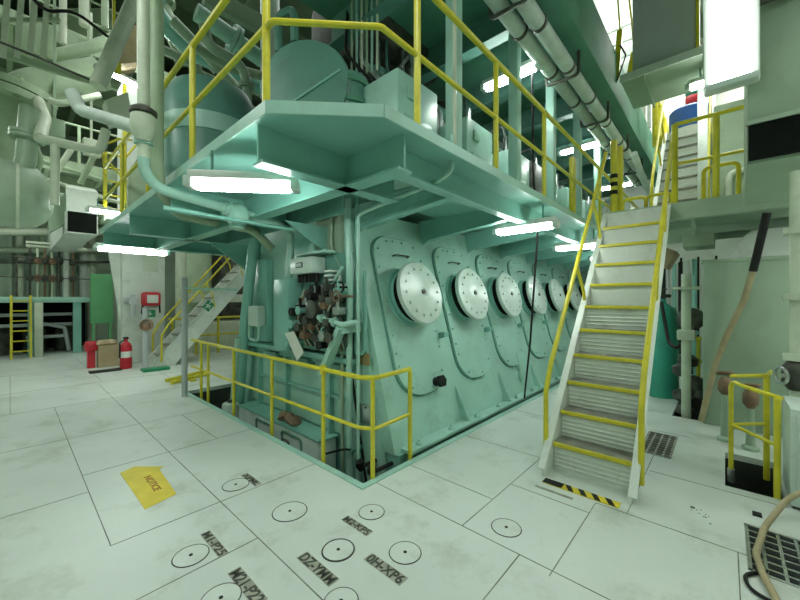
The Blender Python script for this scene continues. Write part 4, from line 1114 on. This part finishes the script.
P = [
    ('exhaust_pipe', [(100, 74, 9.8), (60, 82, 9.8), (20, 90, 9.8), (12, 120, 9.8), (8, 200, 9.8)], 15, 'beige', 'fat beige green pipe bending down at the left edge', .7, [(2, .25)]),
    ('steam_pipe', [(72, 92, 4.6), (80, 110, 4.55), (138, 128, 3.75)], 6, 'lag', 'white lagged pipe sloping toward the round valve body', .15, []),
    ('sloping_strut', [(139, -10, 6.6), (98, 86, 6.6)], 6.5, 'cream', 'cream sloping strut high on the left', 0, []),
    ('left_branch_pipe', [(30, 108, 8.4), (26, 160, 8.4), (10, 200, 8.4)], 8, 'green', 'pale pipe with a flange under the fat beige pipe', .3, [(0, .55)]),
    ('tee_pipe', [(38, 138, 8.0), (75, 146, 8.0), (100, 152, 8.0), (106, 130, 8.0)], 4.5, 'cream', 'cream pipe with an upturned end at the left', .15, []),
    ('drop_pipe', [(55, 143, 8.0), (55, 205, 8.0)], 3.6, 'cream', 'cream drop pipe above the black duct mouth', 0, []),
    ('diagonal_main', [(140, -15, 6.8), (162, 22, 6.8), (190, 50, 6.8), (262, 88, 6.8)], 9, 'teal', 'thick green main curving down right behind the yellow rails', .8, [(1, .4)]),
    ('upper_main', [(196, 12, 5.8), (222, 30, 5.8), (262, 60, 5.8)], 8.5, 'tealp', 'thick pale teal main sloping behind the walkway railing', .5, [(1, .3)]),
    ('bent_branch', [(204, 26, 4.9), (208, 46, 4.9), (246, 66, 4.9), (248, 124, 4.9)], 5, 'green', 'bent green branch pipe dropping to the walkway left end', .3, [(2, .35), (2, .75)]),
    ('second_branch', [(190, 44, 5.5), (232, 68, 5.5), (262, 76, 5.5)], 5, 'beige', 'beige branch pipe parallel to the bent green one', .2, []),
    ('bright_column', [(270, -30, 5.6), (270, 100, 5.6)], 9, 'cover', 'bright pale round column behind the round housing', 0, []),
    ('gallery_pipe', [(0, 178, 11.5), (112, 210, 11.5)], 3, 'green', 'thin pale pipe along the back gallery above the duct', 0, []),
    ('cross_main', [(35, 60, 10.0), (90, 48, 10.0), (135, 30, 10.0)], 6, 'beige', 'beige main crossing behind the sloping strut', .4, []),
    ('wall_pipe', [(-5, 232, 15.5), (110, 232, 15.5)], 4, 'cream', 'cream pipe along the back wall over the bench', 0, []),
    ('short_pipe', [(38, 100, 9.4), (45, 118, 8.6), (40, 138, 8.0)], 4.5, 'cream', 'short cream elbow under the fat beige pipe', .15, []),
    ('far_riser', [(92, 345, 16.75), (92, 90, 16.75)], 4, 'cream', 'cream riser on the back wall left of the white column', 0, []),
    ('tank_riser', [(181, 250, 11.8), (181, 330, 11.8)], 5, 'cream', 'cream riser right of the white column', 0, []),
]
for nm, pts, rp, m, lb, bend, fl in P:
    pipe(nm, run_pts(pts), rad(rp, pts[0][0], pts[0][2]), m, lb, bend=bend, flanges=fl)
t = thing('round_valve', 'round cream valve body with a dark cap on the teal downpipe', 'valve', (.755, 3.6, 2.85))
c = V((.745, 3.56, 3.05))
b = MB(); b.lathe(c + V((0, 0, -.14)), (0, 0, 1), [(0, .05), (.05, .08), (.12, .095), (.2, .09), (.23, .06)], 20); b.build('body', 'cream', t)
b = MB(); b.lathe(c + V((0, 0, .08)), (0, 0, 1), [(0, .098), (.03, .098), (.06, .06), (.06, 0)], 20); b.build('cap', 'grime', t)
b = MB(); b.cyl((.755, 3.6, 3.14), (.755, 3.6, 9.0), .0475, 12); b.build('upper_run', 'cream', t)
b = MB(); b.cyl((.755, 3.6, 2.78), (.755, 3.6, 3.0), .0475, 12); b.build('lower_run', 'cream', t)
for nm, pts, rp, m, lb, bend, fl in [
    ('angle_bar', [(-4, 146, 11.0), (112, 184, 11.0)], 2.6, 'beige', 'long beige bar running across the back left under the gallery, upper one', 0, []),
    ('angle_bar', [(10, 168, 10.6), (130, 206, 10.6)], 2.2, 'cream', 'long cream bar running across the back left under the gallery, lower one', 0, []),
    ('tray_pipe', [(-5, 186, 11.4), (60, 200, 11.4), (110, 216, 11.4)], 5, 'beige', 'beige pipe slung under the long bars at the back left', .4, []),
    ('diagonal_brace', [(72, 148, 10.8), (54, 176, 10.8)], 2.5, 'cream', 'short cream brace slanting between the long bars at the left', 0, []),
    ('diagonal_brace', [(96, 152, 10.8), (80, 184, 10.8)], 2.5, 'beige', 'second slanting brace between the long bars, nearer the caged ladder', 0, []),
    ('hanger_post', [(63, -20, 9.4), (63, 44, 9.4)], 3, 'cream', 'cream hanger post left of the beige hopper', 0, []),
    ('hanger_post', [(84, -20, 9.4), (84, 26, 9.4)], 4, 'cream', 'broad cream hanger post above the beige hopper', 0, []),
    ('hanger_post', [(105, -20, 9.4), (105, 28, 9.4)], 3, 'beige', 'beige hanger post right of the beige hopper', 0, []),
    ('sagging_cable', [(28, -6, 7.2), (46, 12, 7.2), (74, 10, 7.2), (112, 40, 7.2)], 1.6, 'black', 'dark cable sagging across the top left corner', .6, []),
    ('sagging_cable', [(-5, 40, 7.0), (40, 58, 7.0), (95, 82, 7.0)], 1.2, 'grime', 'thin dark cable along the beige bars at the top left', .6, []),
    ('curved_duct', [(150, -20, 7.4), (162, 18, 7.4), (178, 36, 7.4), (186, 62, 7.4)], 11, 'beige', 'thick beige curved duct behind the twin downpipes', 1.2, [(1, .5)]),
    ('steam_branch', [(160, 48, 6.0), (186, 60, 6.0), (208, 80, 6.0), (214, 110, 6.0)], 4, 'green', 'pale green branch pipe left of the yellow upright', .4, [(1, .5)]),
    ('steam_branch', [(172, 20, 6.4), (200, 48, 6.4), (240, 92, 6.4)], 5.5, 'green', 'pale green pipe sloping beneath the thick teal main', .4, [(1, .4)]),
    ('condensate_pipe', [(26, 120, 8.9), (40, 160, 8.9), (36, 176, 8.9)], 3, 'beige', 'short beige condensate pipe below the fat pipe flange', .3, []),
    ('condensate_pipe', [(100, 95, 9.0), (60, 104, 9.0), (48, 100, 9.0)], 3, 'cream', 'cream condensate pipe just under the fat beige pipe', .3, []),
    ('wall_riser', [(20, 300, 16.72), (20, 215, 16.72)], 3, 'cream', 'first cream riser on the back wall from the left', 0, [(0, .5)]),
    ('wall_riser', [(44, 300, 16.72), (44, 205, 16.72)], 4, 'beige', 'thick beige riser on the back wall behind the valve row', 0, [(0, .5)]),
    ('wall_riser', [(66, 300, 16.72), (66, 215, 16.72)], 3, 'cream', 'slim cream riser on the back wall behind the valve row', 0, [(0, .4)]),
    ('wall_riser', [(84, 300, 16.72), (84, 240, 16.72)], 3.5, 'white', 'white riser on the back wall beside the green board', 0, [(0, .6)]),
    ('wall_line', [(-5, 262, 16.4), (112, 262, 16.4)], 1.6, 'grime', 'thin dark line across the back wall above the bench', 0, []),
    ('wall_line', [(-5, 250, 16.4), (112, 250, 16.4)], 3.0, 'cream', 'cream line across the back wall above the dark one', 0, []),
    ('chrome_pipe', [(392, -10, 5.0), (420, 36, 5.0), (428, 70, 5.0)], 2.2, 'steel', 'shiny pipe on the engine top left of the tall yellow post', .3, []),
    ('chrome_pipe', [(402, -10, 4.6), (398, 40, 4.6), (404, 75, 4.6)], 2.0, 'steel', 'shiny upright pipe left of the tall yellow post, behind the corner rail', .3, []),
    ('chrome_pipe', [(372, -10, 4.8), (380, 22, 4.8), (378, 60, 4.8)], 2.4, 'steel', 'shiny bent pipe above the ribbed casing', .3, []),
    ('dark_hose', [(345, -10, 4.6), (362, 24, 4.6), (395, 44, 4.6), (412, 80, 4.6)], 6, 'grime', 'fat dark hose bending above the ribbed casing', .4, []),
    ('dark_hose', [(340, 12, 4.9), (372, 40, 4.9), (386, 70, 4.9)], 7, 'black', 'fat black hose above the slotted bracket', .4, []),
]:
    pipe(nm, run_pts(pts), rad(rp, pts[0][0], pts[0][2]), m, lb, bend=bend, flanges=fl, fl=1.5)
for px, py, y, sz, m, lb in ((115, 67, 7.4, .16, 'yellow', 'small yellow box behind the cream sloping strut'), (36, 40, 9.8, .55, 'beige', 'beige sheet box behind the top left upright bars'), (92, 148, 10.2, .3, 'cream', 'cream instrument box left of the caged ladder'), (55, 128, 9.4, .28, 'green', 'pale green box under the fat beige pipe')):
    c = R(px, py, y); b = MB(); b.box(c, (sz, sz * .5, sz * 1.2), None, .02); b.bar(c + V((0, .1, 0)), c + V((0, .1, 3.0)), .04, .04); tag(b.build('instrument_box', m), lb, 'box')
place(copy_tree(lt), R(119, 79, 8.6), .3, 'small lit lamp glimpsed behind the cream sloping strut')
place(copy_tree(lt), R(152, 40, 9.6), .9, 'small lit lamp glimpsed between the twin downpipes at the top')
b = MB(); b.bx(8.15, 8.25, -3.0, .15, 2.745, 4.9); tag(b.build('olive_casing', 'beige'), 'olive casing on the landing behind the yellow railing', 'casing')
pipe('casing_pipe', [(8.05, -.5, 2.75), (8.05, -.5, 3.7), (8.05, -.05, 3.7), (8.05, -.05, 3.1)], .05, 'cream', 'cream bent pipe on the olive casing behind the landing railing', bend=.12)
for q in range(6):
    x = 7.9 + .55 * q
    pipe('machinery_pipe', [(x, 1.55 + .1 * (q % 2), 2.72), (x, 1.55 + .1 * (q % 2), 3.3 + .2 * (q % 3)), (x + .3, 1.75, 3.6 + .2 * (q % 3)), (x + .3, 2.1, 3.6)], .035 + .02 * (q % 2), ['steel', 'tealp', 'white', 'teal', 'steel', 'cream'][q],
         ['shiny', 'pale teal', 'white', 'deep teal', 'thicker shiny', 'cream'][q] + ' bent pipe at the far end of the walkway beyond the stair head', bend=.15)
t = thing('flexible_joint', 'short white joint with yellow coils left of the yellow post', 'joint', R(175, 128, 5.2))
a, c = R(179, 112, 5.2), R(170, 146, 5.2)
b = MB(); b.cyl(a, c, .06, 12); b.build('tube', 'white', t)
d = (c - a).normalized()
for q in range(4):
    b = MB(); b.torus(a + d * (.02 + .05 * q), d, .075, .016, 16, 6); b.build('coil', 'yellow', t)
# funnel hopper shapes, duct boxes in the upper left
for pts, y, th, m, lb in (([(48, 8), (112, 8), (112, 34), (86, 62), (60, 50)], 11.5, .8, 'beige', 'beige hopper shaped duct high on the left'),
                          ([(105, 100), (128, 92), (132, 118), (112, 124)], 7.8, .3, 'cream', 'pale box duct behind the white lagged pipe'),
                          ([(112, 30), (140, 24), (140, 62), (118, 64)], 8.2, .5, 'wood', 'tan sheet casing behind the cream strut'),
                          ([(48, 205), (68, 192), (68, 222), (50, 232)], 10.4, .4, 'green', 'small green bracket box left of the white duct')):
    b = MB(); b.prism([R(p[0], p[1], y) for p in pts], (0, th, 0)); tag(b.build('duct_casing', m), lb, 'duct')
b = MB(); b.bx(-2.9, 4.0, 16.0, 16.3, 4.2, 4.5); tag(b.build('cable_tray', 'beige'), 'beige cable tray along the back wall', 'tray')
# things between back stairs and engine
b = MB(); b.bx(3.6, 6.5, 11.6, 12.6, 0, .9, .02); b.bx(3.5, 6.5, 11.5, 12.6, 1.5, 1.75); tag(b.build('grey_locker', 'cream'), 'cream locker under a shelf behind the left stairs', 'locker')
t = thing('back_guard', 'yellow railing under the left stairs', 'railing', (3.6, 11.0, 0))
rails(t, [(2.9, 11.2), (5.5, 11.2)], 0, 1.05, .55, [(3.0, 11.2), (3.6, 11.2), (4.2, 11.2), (5.0, 11.2)], .035, .035, 0)
b = MB(); b.lathe((4.2, 13.2, 1.0), (0, 0, 1), [(0, .5), (2.4, .5), (2.8, .3), (3.2, .2)], 20); b.bx(3.8, 4.6, 12.8, 13.6, 0, 1.0); tag(b.build('back_cooler', 'beige'), 'beige upright cooler vessel behind the left stairs', 'vessel')
b = MB(); b.bx(5.5, 9.5, 14.5, 16, 0, 5, .05); tag(b.build('back_casing', 'grime'), 'dark machinery casing behind the left stairs', 'casing')

# ------------------------------------- MACHINERY ON THE WALKWAY (LEFT END)
t = thing('round_housing', 'big green round housing with a lifting lug behind the cut corner railing', 'housing', (2.0, 2.95, 2.70))
HC_, HA = V((1.96, 3.06, 3.70)), V((-.80, -.60, 0))
b = MB(); b.lathe(HC_ - HA * .35, HA, [(0, .40), (.05, .44), (.12, .46), (.34, .46), (.345, .43), (.37, .43), (.375, .44)], 30); b.build('drum', 'teald', t)
b = MB(); b.tube([HC_ + V((-.12, .28, .40)), HC_ + V((-.12, .30, .78)), HC_ + V((-.05, .12, .80)), HC_ + V((-.05, .10, .45))], .04, 8, .08); b.build('lifting_lug', 'teald', t)
b = MB(); b.bx(1.82, 2.22, 2.80, 3.2, 2.702, 3.25, .03); b.build('pedestal', 'teald', t)
b = MB(); b.bar(HC_ + HA * .03 + V((.22, -.29, .12)), HC_ + HA * .03 + V((-.15, .2, -.25)), .02, .02, HA); b.build('weld_rib', 'teal', t)
t = thing('ribbed_casing', 'dark ribbed curved casing right of the round housing', 'casing', (2.7, 2.6, 2.70))
b = MB(); b.cyl((2.36, 2.88, 2.70), (2.36, 2.88, 3.85), .20, 20); b.build('body', 'teald', t)
for q in range(5):
    b = MB(); b.cyl((2.36, 2.88, 2.95 + q * .2), (2.36, 2.88, 3.0 + q * .2), .225, 20); b.build('rib', 'girder', t)
t = thing('slotted_bracket', 'green plate with a black slot between the round housing and ribbed casing', 'bracket', (2.1, 2.42, 2.7))
b = MB(); b.bx(2.15, 2.19, 2.28, 2.60, 2.703, 3.32, .008); b.build('plate', 'green', t)
b = MB(); b.bx(2.14, 2.15, 2.34, 2.54, 3.12, 3.19); b.build('slot', 'dark', t)
t = thing('drum_cooler', 'large green upright drum with a pale band on the left end of the walkway', 'drum', (1.75, 4.85, 2.70))
b = MB(); b.lathe((1.75, 4.85, 2.702), (0, 0, 1), [(0, .5), (.05, .55), (1.3, .55), (1.5, .45), (1.6, .2), (1.6, 0)], 28); b.build('shell', 'teald', t)
b = MB(); b.cyl((1.75, 4.85, 3.55), (1.75, 4.85, 3.75), .56, 28); b.build('band', 'tealp', t)
b = MB(); b.lathe((1.55, 6.3, 2.702), (0, 0, 1), [(0, .42), (.7, .42), (.95, .3), (1.05, 0)], 20); tag(b.build('beige_dome', 'beige'), 'beige domed vessel left of the green drum on the walkway', 'vessel')
# bundles of slim tubes
for q in range(6):
    x, y = 2.55 + .02 * q, 3.05 - .06 * q
    pipe('slim_tube', [(x, y, 4.05), (x, y, 4.9), (x + .2, y + .2 * (q % 3 - 1), 5.4), (x + .3, y + .3, 6.4)], .014, ['green', 'tealp', 'cream'][q % 3], ['first', 'second', 'third', 'fourth', 'fifth', 'sixth'][q] + ' slim upright tube from the left above the round housing', 'tube', bend=.2, n=6, group='slim tubes above the round housing')
random.seed(21)
for q in range(10):
    x, y = 2.55 + .15 * random.random() + .12 * q, 2.6 + .25 * random.random()
    pipe('hydraulic_hose', [(x, y, 3.6), (x + .05, y + .05, 3.95), (x - .1, y + .3, 4.3), (x + .1, y + .5, 5.0)], .018 + .012 * (q % 2), ['black', 'steel', 'grime', 'steel', 'teald'][q % 5],
         ['first', 'second', 'third', 'fourth', 'fifth', 'sixth', 'seventh', 'eighth', 'ninth', 'tenth'][q] + ' looping hose from the left on the engine top behind the yellow rails', 'hose', bend=.3, n=8, group='hoses on the engine top')
b = MB(); b.bx(2.9, 4.3, 3.0, 4.5, 4.75, 5.9, .2); b.build('exhaust_trunk', 'grime', eng)
t = thing('hanging_gear', 'steel lined gearbox on the engine top under the far lamp', 'gearbox', (5.6, 2.3, 2.7))
b = MB(); b.bx(5.45, 5.88, 2.2, 2.6, 2.703, 3.75, .03); b.build('case', 'grime', t)
b = MB(); b.bx(5.44, 5.45, 2.25, 2.55, 3.3, 3.65); b.build('plate', 'steel', t)
b = MB(); b.bar(at(203, -6, y=5.0), at(262, 26, y=5.0), .1, .25); tag(b.build('yellow_green_beam', 'green'), 'light green beam sloping behind the yellow post top', 'beam')

# ------------------------------------------------------------- view
SC.view_settings.view_transform = 'Standard'
SC.view_settings.look = 'None'
SC.view_settings.exposure = 0.0
SC.view_settings.gamma = 1.0
SC.view_settings.use_curve_mapping = False
